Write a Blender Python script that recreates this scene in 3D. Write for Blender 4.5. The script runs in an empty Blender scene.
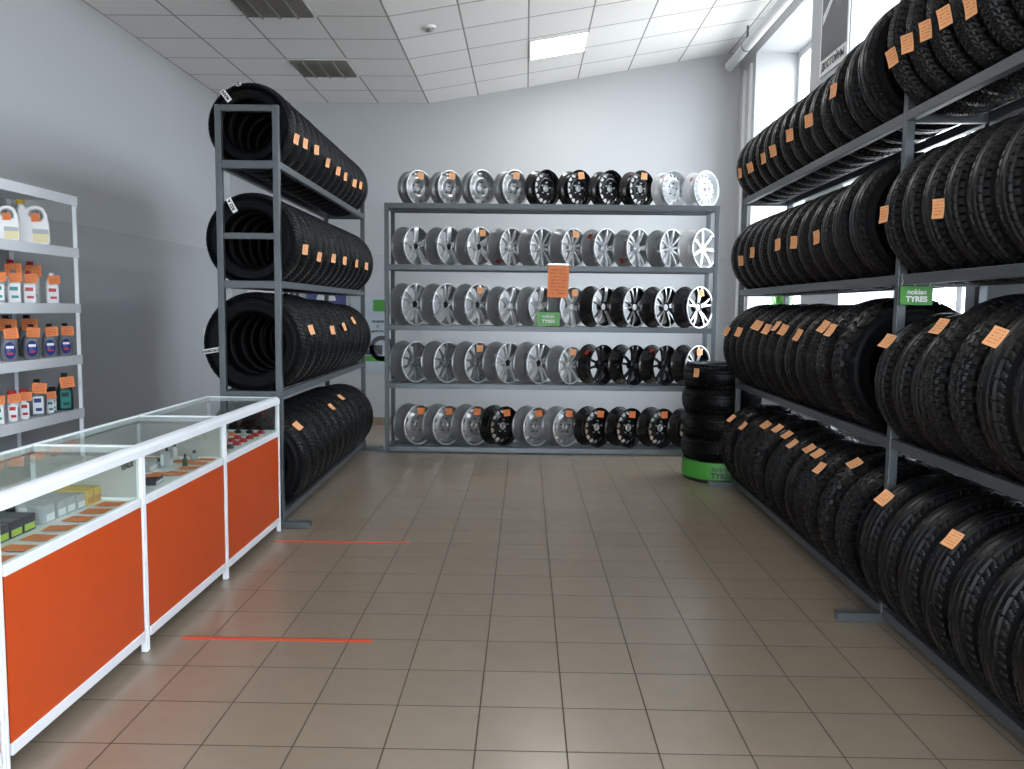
import bpy, bmesh, math, random
from mathutils import Vector, Matrix
from math import sin, cos, pi, sqrt, radians

random.seed(7)
SC = bpy.context.scene
COL = SC.collection

# ------------------------------------------------------------------ camera
CAM_Z = 1.4376
pitch, yaw, roll, FPX = -.0901897, -.0155231, .0109384, 834.78
F = Vector((sin(yaw) * cos(pitch), cos(yaw) * cos(pitch), sin(pitch)))
R0 = Vector((cos(yaw), -sin(yaw), 0)); U0 = R0.cross(F)
RR = cos(roll) * R0 + sin(roll) * U0
UU = -sin(roll) * R0 + cos(roll) * U0
cd = bpy.data.cameras.new('camera'); cam = bpy.data.objects.new('camera', cd); COL.objects.link(cam)
M = Matrix((RR, UU, -F)).transposed().to_4x4(); M.translation = Vector((0, 0, CAM_Z))
cam.matrix_world = M
cd.sensor_fit = 'HORIZONTAL'; cd.sensor_width = 36; cd.lens = FPX / 1024 * 36
cd.clip_start = .05; cd.clip_end = 200
SC.camera = cam

# ------------------------------------------------------------------ light
w = bpy.data.worlds.new('overcast_sky'); SC.world = w; w.use_nodes = True
bg = w.node_tree.nodes['Background']
bg.inputs[0].default_value = (.87, .935, 1, 1); bg.inputs[1].default_value = 5.6
_t = w.node_tree; _N = _t.nodes; _L = _t.links       # pale overcast sky over a darker ground
_tc = _N.new('ShaderNodeTexCoord'); _sp = _N.new('ShaderNodeSeparateXYZ'); _mr = _N.new('ShaderNodeMapRange')
_mr.inputs['From Min'].default_value = -.06; _mr.inputs['From Max'].default_value = .06
_mx = _N.new('ShaderNodeMix'); _mx.data_type = 'RGBA'; _mx.inputs['A'].default_value = (.36, .36, .36, 1); _mx.inputs['B'].default_value = (.87, .935, 1, 1)
_L.new(_tc.outputs['Generated'], _sp.inputs[0]); _L.new(_sp.outputs['Z'], _mr.inputs['Value']); _L.new(_mr.outputs[0], _mx.inputs['Factor']); _L.new(_mx.outputs['Result'], bg.inputs[0])
SC.view_settings.view_transform = 'Standard'; SC.view_settings.look = 'None'
SC.view_settings.gamma = 1; SC.view_settings.use_curve_mapping = False
SC.view_settings.exposure = 1.55

def portal(name, loc, rot, sx, sy):
    l = bpy.data.lights.new(name, 'AREA'); l.shape = 'RECTANGLE'; l.size = sx; l.size_y = sy
    l.cycles.is_portal = True
    o = bpy.data.objects.new(name, l); o.location = loc; o.rotation_euler = rot; COL.objects.link(o)

# room extents
XL, XR, YB, YF = -3.59, 2.5, 10.2, -3.6
ZL = 3.868; XRIDGE = -1.185; SL = .1698
def zceil(x): return ZL if x < XRIDGE else ZL + SL * (x - XRIDGE)
WIN = [(1, 7.68, 9.508, 1.02, 4.27), (2, 4.82, 6.76, 1.02, 4.27), (3, 1.2, 3.1, 1.02, 4.27), (4, -2.6, -.6, 1.02, 4.27)]
REV = .46
for n, y0, y1, z0, z1 in WIN:
    portal('window_light', (XR + REV + .06, (y0 + y1) / 2, (z0 + z1) / 2), (0, pi / 2, 0), z1 - z0, y1 - y0)
SHOP = (-2.2, 2.2, .25, 3.1)
portal('shopfront_light', (0, YF - .2, 1.675), (-pi / 2, 0, 0), 4.4, 2.85)

# ------------------------------------------------------------------ materials
def nodes(m):
    m.use_nodes = True
    return m.node_tree, m.node_tree.nodes, m.node_tree.links
def mat(name, col, rough=.5, metal=0, spec=.5, bump=None, var=None, coat=0):
    m = bpy.data.materials.new(name); t, N, L = nodes(m); b = N['Principled BSDF']
    b.inputs['Base Color'].default_value = (*col, 1); b.inputs['Roughness'].default_value = rough
    b.inputs['Metallic'].default_value = metal; b.inputs['Specular IOR Level'].default_value = spec
    if coat: b.inputs['Coat Weight'].default_value = coat
    tc = N.new('ShaderNodeTexCoord')
    if bump or var:
        n = N.new('ShaderNodeTexNoise'); n.inputs['Scale'].default_value = (bump or var)[0]
        n.inputs['Detail'].default_value = 4
        L.new(tc.outputs['Object'], n.inputs['Vector'])
        if bump:
            bp = N.new('ShaderNodeBump'); bp.inputs['Strength'].default_value = bump[1]; bp.inputs['Distance'].default_value = .01
            L.new(n.outputs[0], bp.inputs['Height']); L.new(bp.outputs[0], b.inputs['Normal'])
        if var:
            n2 = N.new('ShaderNodeTexNoise'); n2.inputs['Scale'].default_value = var[0]; n2.inputs['Detail'].default_value = 5
            L.new(tc.outputs['Object'], n2.inputs['Vector'])
            mx = N.new('ShaderNodeMix'); mx.data_type = 'RGBA'
            mx.inputs['A'].default_value = (*[c * (1 - var[1]) for c in col], 1)
            mx.inputs['B'].default_value = (*[min(1, c * (1 + var[1])) for c in col], 1)
            L.new(n2.outputs[0], mx.inputs['Factor']); L.new(mx.outputs['Result'], b.inputs['Base Color'])
    return m
def emit(name, col, s):
    m = bpy.data.materials.new(name); t, N, L = nodes(m); b = N['Principled BSDF']
    b.inputs['Base Color'].default_value = (.8, .8, .8, 1)
    b.inputs['Emission Color'].default_value = (*col, 1); b.inputs['Emission Strength'].default_value = s
    return m
def glass(name, tint=(1, 1, 1), ior=1.5, extra=0.0):
    m = bpy.data.materials.new(name); t, N, L = nodes(m)
    N.remove(N['Principled BSDF']); out = N['Material Output']
    tr = N.new('ShaderNodeBsdfTransparent'); tr.inputs[0].default_value = (*tint, 1)
    gl = N.new('ShaderNodeBsdfGlossy'); gl.inputs['Roughness'].default_value = .03
    fr = N.new('ShaderNodeFresnel'); fr.inputs[0].default_value = ior
    ad = N.new('ShaderNodeMath'); ad.operation = 'ADD'; ad.inputs[1].default_value = extra; ad.use_clamp = True
    mx = N.new('ShaderNodeMixShader')
    ge = N.new('ShaderNodeNewGeometry'); iv = N.new('ShaderNodeMath'); iv.operation = 'SUBTRACT'; iv.inputs[0].default_value = 1
    ml = N.new('ShaderNodeMath'); ml.operation = 'MULTIPLY'
    L.new(ge.outputs['Backfacing'], iv.inputs[1]); L.new(fr.outputs[0], ad.inputs[0]); L.new(ad.outputs[0], ml.inputs[0]); L.new(iv.outputs[0], ml.inputs[1])
    L.new(ml.outputs[0], mx.inputs[0])
    L.new(tr.outputs[0], mx.inputs[1]); L.new(gl.outputs[0], mx.inputs[2]); L.new(mx.outputs[0], out.inputs[0])
    return m
def tile_mat(name, c1, c2, mortar, bw, bh, ms, off, rough, bumpS=.3, noise=0, dots=None, spec=.5):
    m = bpy.data.materials.new(name); t, N, L = nodes(m); b = N['Principled BSDF']
    tc = N.new('ShaderNodeTexCoord'); mp = N.new('ShaderNodeMapping')
    mp.inputs['Location'].default_value = (off[0], off[1], 0)
    L.new(tc.outputs['Object'], mp.inputs[0])
    br = N.new('ShaderNodeTexBrick'); br.offset = 0; br.squash = 1
    br.inputs['Scale'].default_value = 1; br.inputs['Mortar Size'].default_value = ms; br.inputs['Mortar Smooth'].default_value = .1
    br.inputs['Brick Width'].default_value = bw; br.inputs['Row Height'].default_value = bh
    br.inputs['Color1'].default_value = (*c1, 1); br.inputs['Color2'].default_value = (*c2, 1); br.inputs['Mortar'].default_value = (*mortar, 1)
    L.new(mp.outputs[0], br.inputs['Vector'])
    col = br.outputs['Color']
    n = N.new('ShaderNodeTexNoise'); n.inputs['Scale'].default_value = 9 if not dots else dots; n.inputs['Detail'].default_value = 6
    L.new(tc.outputs['Object'], n.inputs['Vector'])
    mr = N.new('ShaderNodeMapRange'); mr.inputs['To Min'].default_value = 1 - noise; mr.inputs['To Max'].default_value = 1 + noise
    L.new(n.outputs[0], mr.inputs['Value'])
    mx = N.new('ShaderNodeMix'); mx.data_type = 'RGBA'; mx.blend_type = 'MULTIPLY'; mx.inputs['Factor'].default_value = 1
    L.new(col, mx.inputs['A']); L.new(mr.outputs[0], mx.inputs['B']); L.new(mx.outputs['Result'], b.inputs['Base Color'])
    iv = N.new('ShaderNodeMath'); iv.operation = 'SUBTRACT'; iv.inputs[0].default_value = 1; L.new(br.outputs['Fac'], iv.inputs[1])
    bp = N.new('ShaderNodeBump'); bp.inputs['Strength'].default_value = bumpS; bp.inputs['Distance'].default_value = .003
    L.new(iv.outputs[0], bp.inputs['Height']); L.new(bp.outputs[0], b.inputs['Normal'])
    rr = N.new('ShaderNodeMapRange'); rr.inputs['To Min'].default_value = rough; rr.inputs['To Max'].default_value = .8
    L.new(br.outputs['Fac'], rr.inputs['Value']); L.new(rr.outputs[0], b.inputs['Roughness'])
    b.inputs['Specular IOR Level'].default_value = spec
    return m

P = {}
P['wall'] = mat('wall_paint_matt', (.47, .48, .495), .55, bump=(60, .05))
P['wall_low'] = mat('wall_paint_satin', (.465, .475, .495), .22, bump=(45, .06))
P['ceil'] = tile_mat('ceiling_tile', (.87, .86, .84), (.90, .89, .87), (.34, .33, .32), .6, .6, .008, (0, 0), .9, .6, .06, 120, .1)  # grey grid lines: shadow at the tile edges, put into the joint colour
P['ceil_slope'] = tile_mat('ceiling_tile_slope', (.87, .86, .84), (.90, .89, .87), (.34, .33, .32), .5915, .6, .008, (0, 0), .9, .6, .06, 120, .1)  # same tile-edge shadow coloured into the joints
P['floor'] = tile_mat('floor_tile', (.262, .210, .158), (.278, .223, .168), (.06, .045, .032), .3, .3, .0028, (0, 0), .24, .5, .07, spec=.5)
P['skirt'] = mat('baseboard_tile', (.25, .18, .13), .4)
P['laminate'] = mat('grey_beige_laminate', (.46, .45, .43), .4)
P['white'] = mat('white_paint', (.78, .78, .78), .4)
P['pvc'] = mat('window_plastic', (.8, .8, .8), .3)
P['alu'] = mat('white_aluminium', (.84, .86, .90), .32)
P['orange'] = mat('orange_laminate', (.56, .066, .006), .36, spec=.3, var=(3, .04))
P['steel'] = mat('grey_rack_paint', (.085, .098, .108), .36, metal=.25, var=(8, .08))
P['rubber'] = mat('tyre_tread_rubber', (.0022, .0024, .0030), .38, spec=.26)
P['rubber2'] = mat('tyre_sidewall_rubber', (.0012, .0013, .0018), .5, spec=.09)
P['lip'] = mat('bright_rim_lip', (.80, .81, .82), .3, metal=.45)
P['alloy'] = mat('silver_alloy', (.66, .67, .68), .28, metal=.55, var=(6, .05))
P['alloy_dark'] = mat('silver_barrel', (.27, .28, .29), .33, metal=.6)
P['machined'] = mat('machined_face', (.72, .73, .74), .38, metal=.85)
P['black'] = mat('gloss_black', (.008, .008, .009), .22, spec=.6)
P['steel_silver'] = mat('silver_steel_paint', (.50, .51, .52), .3, metal=.7)
P['steel_white'] = mat('pale_steel_paint', (.60, .62, .64), .35, metal=.35)
P['cap_white'] = mat('white_cap', (.85, .85, .85), .3)
P['dark'] = mat('dark_hole', (.01, .01, .01), .7)
P['red'] = mat('red_sticker', (.45, .02, .02), .5)
P['green'] = mat('green_card', (.055, .27, .035), .4)
P['glass'] = glass('case_glass', (.93, .97, .95), 1.45, .03)
P['wglass'] = glass('window_glass', (.97, .99, 1), 1.4)
P['black_plastic'] = mat('black_plastic', (.01, .01, .01), .4)
P['white_print'] = mat('white_print', (.8, .8, .8), .5)
P['black_print'] = mat('black_print', (.015, .015, .015), .5)
P['tape'] = mat('red_orange_tape', (.75, .09, .035), .4)
P['lamp'] = emit('lit_diffuser', (1, .99, .96), 9)
P['louvre'] = mat('louvre_metal', (.30, .28, .25), .35, metal=.4)
P['fixture_in'] = mat('fixture_dark_interior', (.035, .03, .022), .4)
P['fold'] = mat('hook_wire', (.7, .7, .7), .3, metal=.8)

def tag_mat(name, col, ink, scale=1.0):
    # orange card with printed lines: bands along generated Z, broken up along X
    m = bpy.data.materials.new(name); t, N, L = nodes(m); b = N['Principled BSDF']; b.inputs['Roughness'].default_value = .6
    tc = N.new('ShaderNodeTexCoord'); sp = N.new('ShaderNodeSeparateXYZ'); L.new(tc.outputs['Generated'], sp.inputs[0])
    def mth(op, a, bb=None, c=None):
        n = N.new('ShaderNodeMath'); n.operation = op
        for i, v in enumerate((a, bb, c)):
            if v is None: continue
            if isinstance(v, (int, float)): n.inputs[i].default_value = v
            else: L.new(v, n.inputs[i])
        return n.outputs[0]
    z = sp.outputs['Z']; x = sp.outputs['X']
    fr = mth('FRACT', mth('MULTIPLY', z, 6.0 * scale))
    line = mth('LESS_THAN', fr, .38)
    nz = N.new('ShaderNodeTexNoise'); nz.inputs['Scale'].default_value = 14
    L.new(tc.outputs['Generated'], nz.inputs['Vector'])
    brk = mth('GREATER_THAN', nz.outputs[0], .47)
    inx = mth('MULTIPLY', mth('GREATER_THAN', x, .12), mth('LESS_THAN', x, .86))
    inz = mth('MULTIPLY', mth('GREATER_THAN', z, .1), mth('LESS_THAN', z, .93))
    f = mth('MULTIPLY', mth('MULTIPLY', line, brk), mth('MULTIPLY', inx, inz))
    mx = N.new('ShaderNodeMix'); mx.data_type = 'RGBA'
    mx.inputs['A'].default_value = (*col, 1); mx.inputs['B'].default_value = (*ink, 1)
    L.new(mth('MULTIPLY', f, .75), mx.inputs['Factor']); L.new(mx.outputs['Result'], b.inputs['Base Color'])
    return m
P['tag'] = tag_mat('orange_price_card', (.86, .40, .17), (.35, .08, .03))
P['tag2'] = tag_mat('deep_orange_price_card', (.78, .22, .06), (.30, .05, .02))
P['sign'] = tag_mat('orange_notice', (.70, .20, .06), (.30, .05, .02), 1.6)

# ------------------------------------------------------------------ mesh helpers
class MB:
    def __init__(s): s.v = []; s.f = []; s.m = []; s.sm = []
    def add(s, vs, fs, mi=0, smooth=False):
        o = len(s.v); s.v += [tuple(v) for v in vs]
        for f in fs: s.f.append(tuple(i + o for i in f)); s.m.append(mi); s.sm.append(smooth)
    def box(s, a, b, mi=0, mtx=None):
        x0, y0, z0 = a; x1, y1, z1 = b
        v = [Vector(p) for p in ((x0,y0,z0),(x1,y0,z0),(x1,y1,z0),(x0,y1,z0),(x0,y0,z1),(x1,y0,z1),(x1,y1,z1),(x0,y1,z1))]
        if mtx is not None: v = [mtx @ p for p in v]
        s.add(v, [(0,3,2,1),(4,5,6,7),(0,1,5,4),(1,2,6,5),(2,3,7,6),(3,0,4,7)], mi)
    def cyl(s, p, q, r, n=12, mi=0, r2=None, cap=True):
        p = Vector(p); q = Vector(q); d = (q - p).normalized()
        a = d.orthogonal().normalized(); b = d.cross(a); r2 = r if r2 is None else r2
        vs = [p + (a * cos(t) + b * sin(t)) * r for t in [2*pi*i/n for i in range(n)]] + [q + (a * cos(t) + b * sin(t)) * r2 for t in [2*pi*i/n for i in range(n)]]
        s.add(vs, [(i, (i+1) % n, n + (i+1) % n, n + i) for i in range(n)], mi, True)
        if cap: s.add(vs, [tuple(range(n))[::-1], tuple(range(n, 2*n))], mi)
    def lathe(s, prof, n=48, mi=0, axis='y', close=False, mtx=None, smooth=True, a0=0, a1=2*pi):
        # prof: (axial, radius)
        k = len(prof); vs = []; full = abs(a1 - a0 - 2*pi) < 1e-6
        cnt = n if full else n + 1
        for i in range(cnt):
            t = a0 + (a1 - a0) * i / n
            for (a, r) in prof:
                if axis == 'y': p = Vector((r * cos(t), a, r * sin(t)))
                elif axis == 'z': p = Vector((r * cos(t), r * sin(t), a))
                else: p = Vector((a, r * cos(t), r * sin(t)))
                vs.append(mtx @ p if mtx is not None else p)
        fs = []
        for i in range(n):
            j = (i + 1) % cnt
            for c in range(k if close else k - 1):
                d = (c + 1) % k
                fs.append((i*k + c, i*k + d, j*k + d, j*k + c))
        s.add(vs, fs, mi, smooth)
    def mesh(s, name, mats):
        me = bpy.data.meshes.new(name); me.from_pydata(s.v, [], s.f)
        for m in (mats if isinstance(mats, (list, tuple)) else [mats]): me.materials.append(m)
        me.polygons.foreach_set('material_index', s.m); me.polygons.foreach_set('use_smooth', s.sm); me.update()
        return me
    def build(s, name, mats, parent=None, loc=None, bevel=0):
        o = obj(name, s.mesh(name, mats), parent)
        if loc: o.location = loc
        if bevel:
            b = o.modifiers.new('bevel', 'BEVEL'); b.width = bevel; b.segments = 2; b.limit_method = 'ANGLE'
        return o
def obj(name, data, parent=None):
    o = bpy.data.objects.new(name, data); COL.objects.link(o)
    if parent is not None: o.parent = parent
    return o
def tag(o, label, cat, group=None, kind=None):
    if label: o['label'] = label
    if cat: o['category'] = cat
    if group: o['group'] = group
    if kind: o['kind'] = kind
    return o
def thing(name, loc, label, cat, group=None, rz=0):
    o = bpy.data.objects.new(name, None); COL.objects.link(o); o.location = loc; o.rotation_euler = (0, 0, rz)
    o.empty_display_size = .1
    return tag(o, label, cat, group)
def struct(o): o['kind'] = 'structure'; return o
def copy_tree(o, parent=None):
    c = o.copy(); COL.objects.link(c)
    if parent is not None: c.parent = parent
    for ch in list(o.children): copy_tree(ch, c)
    return c
def text_mesh(name, txt, size, material, parent=None, extrude=.0008, bold=0, ax='CENTER', space=1.0):
    cu = bpy.data.curves.new(name, 'FONT'); cu.body = txt; cu.size = size; cu.extrude = extrude; cu.offset = bold
    cu.align_x = ax; cu.align_y = 'CENTER'; cu.space_character = space
    tmp = bpy.data.objects.new('tmp', cu); COL.objects.link(tmp)
    dg = bpy.context.evaluated_depsgraph_get(); me = bpy.data.meshes.new_from_object(tmp.evaluated_get(dg))
    bpy.data.objects.remove(tmp); me.materials.clear(); me.materials.append(material)
    return obj(name, me, parent)

# ------------------------------------------------------------------ room shell
b = MB(); b.box((XL - .2, YF - .3, -.12), (XR + .6, YB + .2, 0)); fl = struct(b.build('floor', P['floor']))
# joint phase (x lines at (i-.48874)*.3, y lines at 13.697*.3 - j*.3); object texture space
def phase(material, ox, oy):
    for n in material.node_tree.nodes:
        if n.type == 'MAPPING': n.inputs['Location'].default_value = (ox, oy, 0)
phase(P['floor'], .48874 * .3 + .0014 + 30, -(13.697 * .3) + .0014 + 60)
phase(P['ceil'], 3.585 + .0045 + 30, -.03 + .0045 + 60 - 10.2 + .0)
phase(P['ceil_slope'], 1.185 + .0045 + 29.575, -.03 + .0045 + 60 - 10.2 + .0)

b = MB()
b.box((XL - .2, YF - .3, ZL), (XRIDGE, YB + .2, ZL + .1))
x2 = XR + .62
b.add([(XRIDGE, YF-.3, ZL), (x2, YF-.3, zceil(x2)), (x2, YB+.2, zceil(x2)), (XRIDGE, YB+.2, ZL),
       (XRIDGE, YF-.3, ZL+.1), (x2, YF-.3, zceil(x2)+.1), (x2, YB+.2, zceil(x2)+.1), (XRIDGE, YB+.2, ZL+.1)],
      [(0,1,2,3),(7,6,5,4),(0,4,5,1),(1,5,6,2),(2,6,7,3),(3,7,4,0)], 1)
struct(b.build('ceiling', [P['ceil'], P['ceil_slope']]))
ZD = 2.075
def wallbox(mb, a, c):
    (x0, y0, z0), (x1, y1, z1) = a, c
    if z0 < ZD: mb.box((x0, y0, z0), (x1, y1, min(z1, ZD)), 1)
    if z1 > ZD: mb.box((x0, y0, max(z0, ZD)), (x1, y1, z1), 0)
b = MB(); wallbox(b, (XL - .2, YF - .2, 0), (XL, YB, ZL)); struct(b.build('wall_left', [P['wall'], P['wall_low']]))
b = MB()
b.box((XL - .2, YB, 0), (XR + .6, YB + .2, ZD), 1)
b.add([(XL-.2, YB, ZD), (XR+.6, YB, ZD), (XR+.6, YB, zceil(XR+.6)), (XRIDGE, YB, ZL), (XL-.2, YB, ZL)], [(0, 1, 2, 3, 4)], 0)
struct(b.build('wall_back', [P['wall'], P['wall_low']]))
b = MB()
ZT = zceil(XR) + .15
ys = YF - .2
for n, y0, y1, z0, z1 in sorted(WIN, key=lambda t: t[1]):
    wallbox(b, (XR, ys, 0), (XR + .6, y0, ZT))
    wallbox(b, (XR, y0, 0), (XR + .6, y1, z0)); wallbox(b, (XR, y0, z1), (XR + .6, y1, ZT)); ys = y1
wallbox(b, (XR, ys, 0), (XR + .6, YB, ZT))
struct(b.build('wall_right', [P['wall'], P['wall_low']]))
b = MB()
sx0, sx1, sz0, sz1 = SHOP
wallbox(b, (XL, YF - .2, 0), (sx0, YF, 4.6)); wallbox(b, (sx1, YF - .2, 0), (XR, YF, 4.6))
wallbox(b, (sx0, YF - .2, 0), (sx1, YF, sz0)); wallbox(b, (sx0, YF - .2, sz1), (sx1, YF, 4.6))
struct(b.build('wall_front', [P['wall'], P['wall_low']]))
for nm, a, c in [('baseboard_left', (XL, YF, 0), (XL + .012, YB, .09)), ('baseboard_back', (XL, YB - .012, 0), (XR, YB, .09)),
                 ('baseboard_right', (XR - .012, YF, 0), (XR, YB, .09))]:
    b = MB(); b.box(a, c); struct(b.build(nm, P['skirt']))
# windows
def window(n, y0, y1, z0, z1):
    xf = XR + REV; fw = .07
    b = MB(); ym = (y0 + y1) / 2; zt = z1 - .75
    b.box((xf, y0, z0), (xf + .07, y0 + fw, z1)); b.box((xf, y1 - fw, z0), (xf + .07, y1, z1))
    b.box((xf, y0 + fw, z0), (xf + .07, y1 - fw, z0 + fw)); b.box((xf, y0 + fw, z1 - fw), (xf + .07, y1 - fw, z1))
    b.box((xf, ym - .04, z0 + fw), (xf + .07, ym + .04, z1 - fw)); 
    b.box((xf + .002, y0 + fw, zt - .035), (xf + .068, ym - .04, zt + .035)); b.box((xf + .002, ym + .04, zt - .035), (xf + .068, y1 - fw, zt + .035))
    fr = struct(b.build('window_%d' % n, P['pvc']))
    g = MB(); g.box((xf + .03, y0 + fw, z0 + fw), (xf + .034, ym - .04, z1 - fw)); g.box((xf + .03, ym + .04, z0 + fw), (xf + .034, y1 - fw, z1 - fw))
    g.build('pane', P['wglass'], fr)
    s = MB(); s.box((XR - .04, y0 - .0, z0 - .03), (xf, y1, z0 + .004)); s.build('window_sill', P['white'], fr)
for wdw in WIN: window(*wdw)
b = MB()
for x in (sx0, -.75, .7, sx1 - .06): b.box((x, YF - .12, sz0), (x + .06, YF - .05, sz1))
b.box((sx0 + .06, YF - .12, sz0), (sx1 - .06, YF - .05, sz0 + .06)); b.box((sx0 + .06, YF - .12, sz1 - .06), (sx1 - .06, YF - .05, sz1))
fr = struct(b.build('window_5', P['pvc'])); g = MB(); g.box((sx0, YF - .09, sz0), (sx1, YF - .086, sz1)); g.build('pane', P['wglass'], fr)
# conduit covers in the right back corner
for i, y in enumerate((9.62, 9.9)):
    b = MB(); b.box((XR - .03, y, .1), (XR, y + .035, 4.2)); struct(b.build('trim_%d' % (i + 1), P['white'], bevel=.004))
# pipe
t = thing('ceiling_pipe', (2.32, 3.0, 4.255), 'long white round pipe running below the ceiling above the windows', 'pipe')
b = MB(); b.lathe([(-6.4, .0), (-6.4, .054), (6.98, .054), (6.98, .045), (6.99, 0)], 28); b.build('pipe', P['white'], t)
for y in (-5, -2.2, .5, 3.2, 6.2):
    b = MB(); b.lathe([(y, .058), (y + .03, .058)], 28, close=False); b.box((-.008, y, .07), (.008, y + .03, zceil(2.32) - 4.255)); b.build('pipe_clamp', P['steel'], t)

# ceiling fixtures
def fixture(x0, x1, y0, y1, lit, label, group=None):
    xc, yc = (x0 + x1) / 2, (y0 + y1) / 2; sl = x0 > XRIDGE
    t = thing('ceiling_light', (xc, yc, zceil(xc)), label, 'ceiling light', group)
    if sl: t.rotation_euler = (0, -math.atan(SL), 0)
    hx, hy = (x1 - x0) / 2 / (cos(math.atan(SL)) if sl else 1), (y1 - y0) / 2
    b = MB(); f = .018
    b.box((-hx, -hy, -.012), (hx, -hy + f, -.001)); b.box((-hx, hy - f, -.012), (hx, hy, -.001))
    b.box((-hx, -hy + f, -.012), (-hx + f, hy - f, -.001)); b.box((hx - f, -hy + f, -.012), (hx, hy - f, -.001))
    b.build('frame', P['white'], t)
    if lit:
        b = MB(); b.box((-hx + f, -hy + f, -.010), (hx - f, hy - f, -.002)); b.build('diffuser', P['lamp'], t)
    else:
        b = MB(); b.box((-hx + f, -hy + f, -.0035), (hx - f, hy - f, -.0015)); b.build('backing', P['fixture_in'], t)
        b = MB()
        for i in range(1, 4):
            x = -hx + 2 * hx * i / 4; b.box((x - .007, -hy + f, -.035), (x + .007, hy - f, -.004))
        for i in range(1, 12):
            y = -hy + 2 * hy * i / 12; b.box((-hx + f, y - .0015, -.03), (hx - f, y + .0015, -.004))
        b.build('louvre', P['louvre'], t)
YO = .03
fixture(-2.385, -1.785, 8.4 + YO, 9.0 + YO, False, 'unlit louvred ceiling light nearer to the back wall', None)
fixture(-2.385, -1.785, 6.6 + YO, 7.2 + YO, False, 'unlit louvred ceiling light cut by the top edge of the photo', None)
fixture(.0, .59, 8.43 + .06, 9.05 + .06, True, 'lit white square ceiling panel light glowing in the sloping ceiling', None)
t = thing('smoke_detector', (-.889, 7.64, zceil(-.889)), 'small round white smoke detector on the sloping ceiling', 'smoke detector')
t.rotation_euler = (0, -math.atan(SL), 0)
b = MB(); b.lathe([(0, .06), (-.012, .062), (-.02, .05)], 24, axis='z'); b.build('base', P['white'], t)
b = MB(); b.lathe([(-.02, .036), (-.035, .032), (-.042, 0)], 24, axis='z'); b.build('sensor_head', P['louvre'], t)
t = thing('wall_socket', (XL, 9.3, 1.12), 'small white wall socket low on the left wall', 'socket')
b = MB(); b.box((0, -.04, -.06), (.012, .04, .06)); b.build('plate', P['white'], t, bevel=.003)
b = MB(); b.box((.012, -.022, -.04), (.016, .022, .04)); b.build('switch', P['alu'], t)

# floor tape
for nm, x0, x1, y, lb in [('floor_tape', -1.474, -.648, 3.487, 'red-orange tape strip on the floor tiles nearer the camera, beside the middle counter panel'),
                      ('floor_tape', -1.526, -.693, 5.005, 'red-orange tape strip on the floor tiles near the left tyre rack foot')]:
    b = MB(); b.box((x0, y - .014, .0003), (x1, y + .014, .0016)); o = b.build(nm, P['tape']); tag(o, lb, 'floor tape', 'tape strips on the floor')

# ------------------------------------------------------------------ racks
def rack_y(name, label, xa, xb, ylist, levels, ztop, posts_bottom=0, foot=None, braces=(), group=None):
    """rack running along Y, outer faces xa (aisle side) .. xb (wall side)"""
    s = 1 if xb > xa else -1; pw = .04
    t = thing(name, ((xa + xb) / 2, ylist[0], 0), label, 'rack', group)
    ox, oy = (xa + xb) / 2, ylist[0]
    def bx(a, c, nm):
        b = MB(); lo = [min(p, q) for p, q in zip(a, c)]; hi = [max(p, q) for p, q in zip(a, c)]
        lo[0] -= ox; hi[0] -= ox; lo[1] -= oy; hi[1] -= oy
        b.box(lo, hi); return b.build(nm, P['steel'], t, bevel=.003)
    for y in ylist:
        for xx in (xa, xb - s * pw): bx((xx, y, posts_bottom + .04), (xx + s * pw, y + pw, ztop), 'post')
        b1 = (xa + s * pw, y + .004, 0); 
        for z in list(levels): bx((xa + s * pw, y + .003, z - .05), (xb - s * pw, y + pw - .003, z - .001), 'cross_bar')
        for z in braces: bx((xa + s * pw, y + .003, z - .04), (xb - s * pw, y + pw - .003, z), 'cross_bar')
        bx((xa - s * (foot or .0), y - .005, 0), (xb, y + pw + .01, .04), 'foot')
    for z in levels:
        for i in range(len(ylist) - 1):
            for xx in (xa, xb - s * pw):
                bx((xx + s * .002, ylist[i] + pw, z - .046), (xx + s * (pw - .002), ylist[i + 1], z), 'shelf_rail')
    return t
LX0, LX1 = -1.56, -1.96
LYs = [5.31, 8.29]
LZ = [.1, .895, 1.60, 2.35]
LSK, RSK = .0133, .0147
lr = rack_y('tyre_rack', 'tall grey steel rack holding four rows of tyres behind the orange counter', LX0, LX1, LYs, LZ, 2.69, foot=.17, braces=(1.90, 2.69)); lr.rotation_euler = (0, 0, LSK)
RX0, RX1 = 1.68, 2.08
RYs = [.83, 3.81, 6.79]
RZ = [.07, .865, 1.61, 2.33]
rr_ = rack_y('tyre_rack', 'long grey steel rack of tyres along the window wall', RX0, RX1, RYs, RZ, 2.52, foot=.20); rr_.rotation_euler = (0, 0, -RSK); rr_.location.x -= .005 + RSK * (3.81 - RYs[0])

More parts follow.
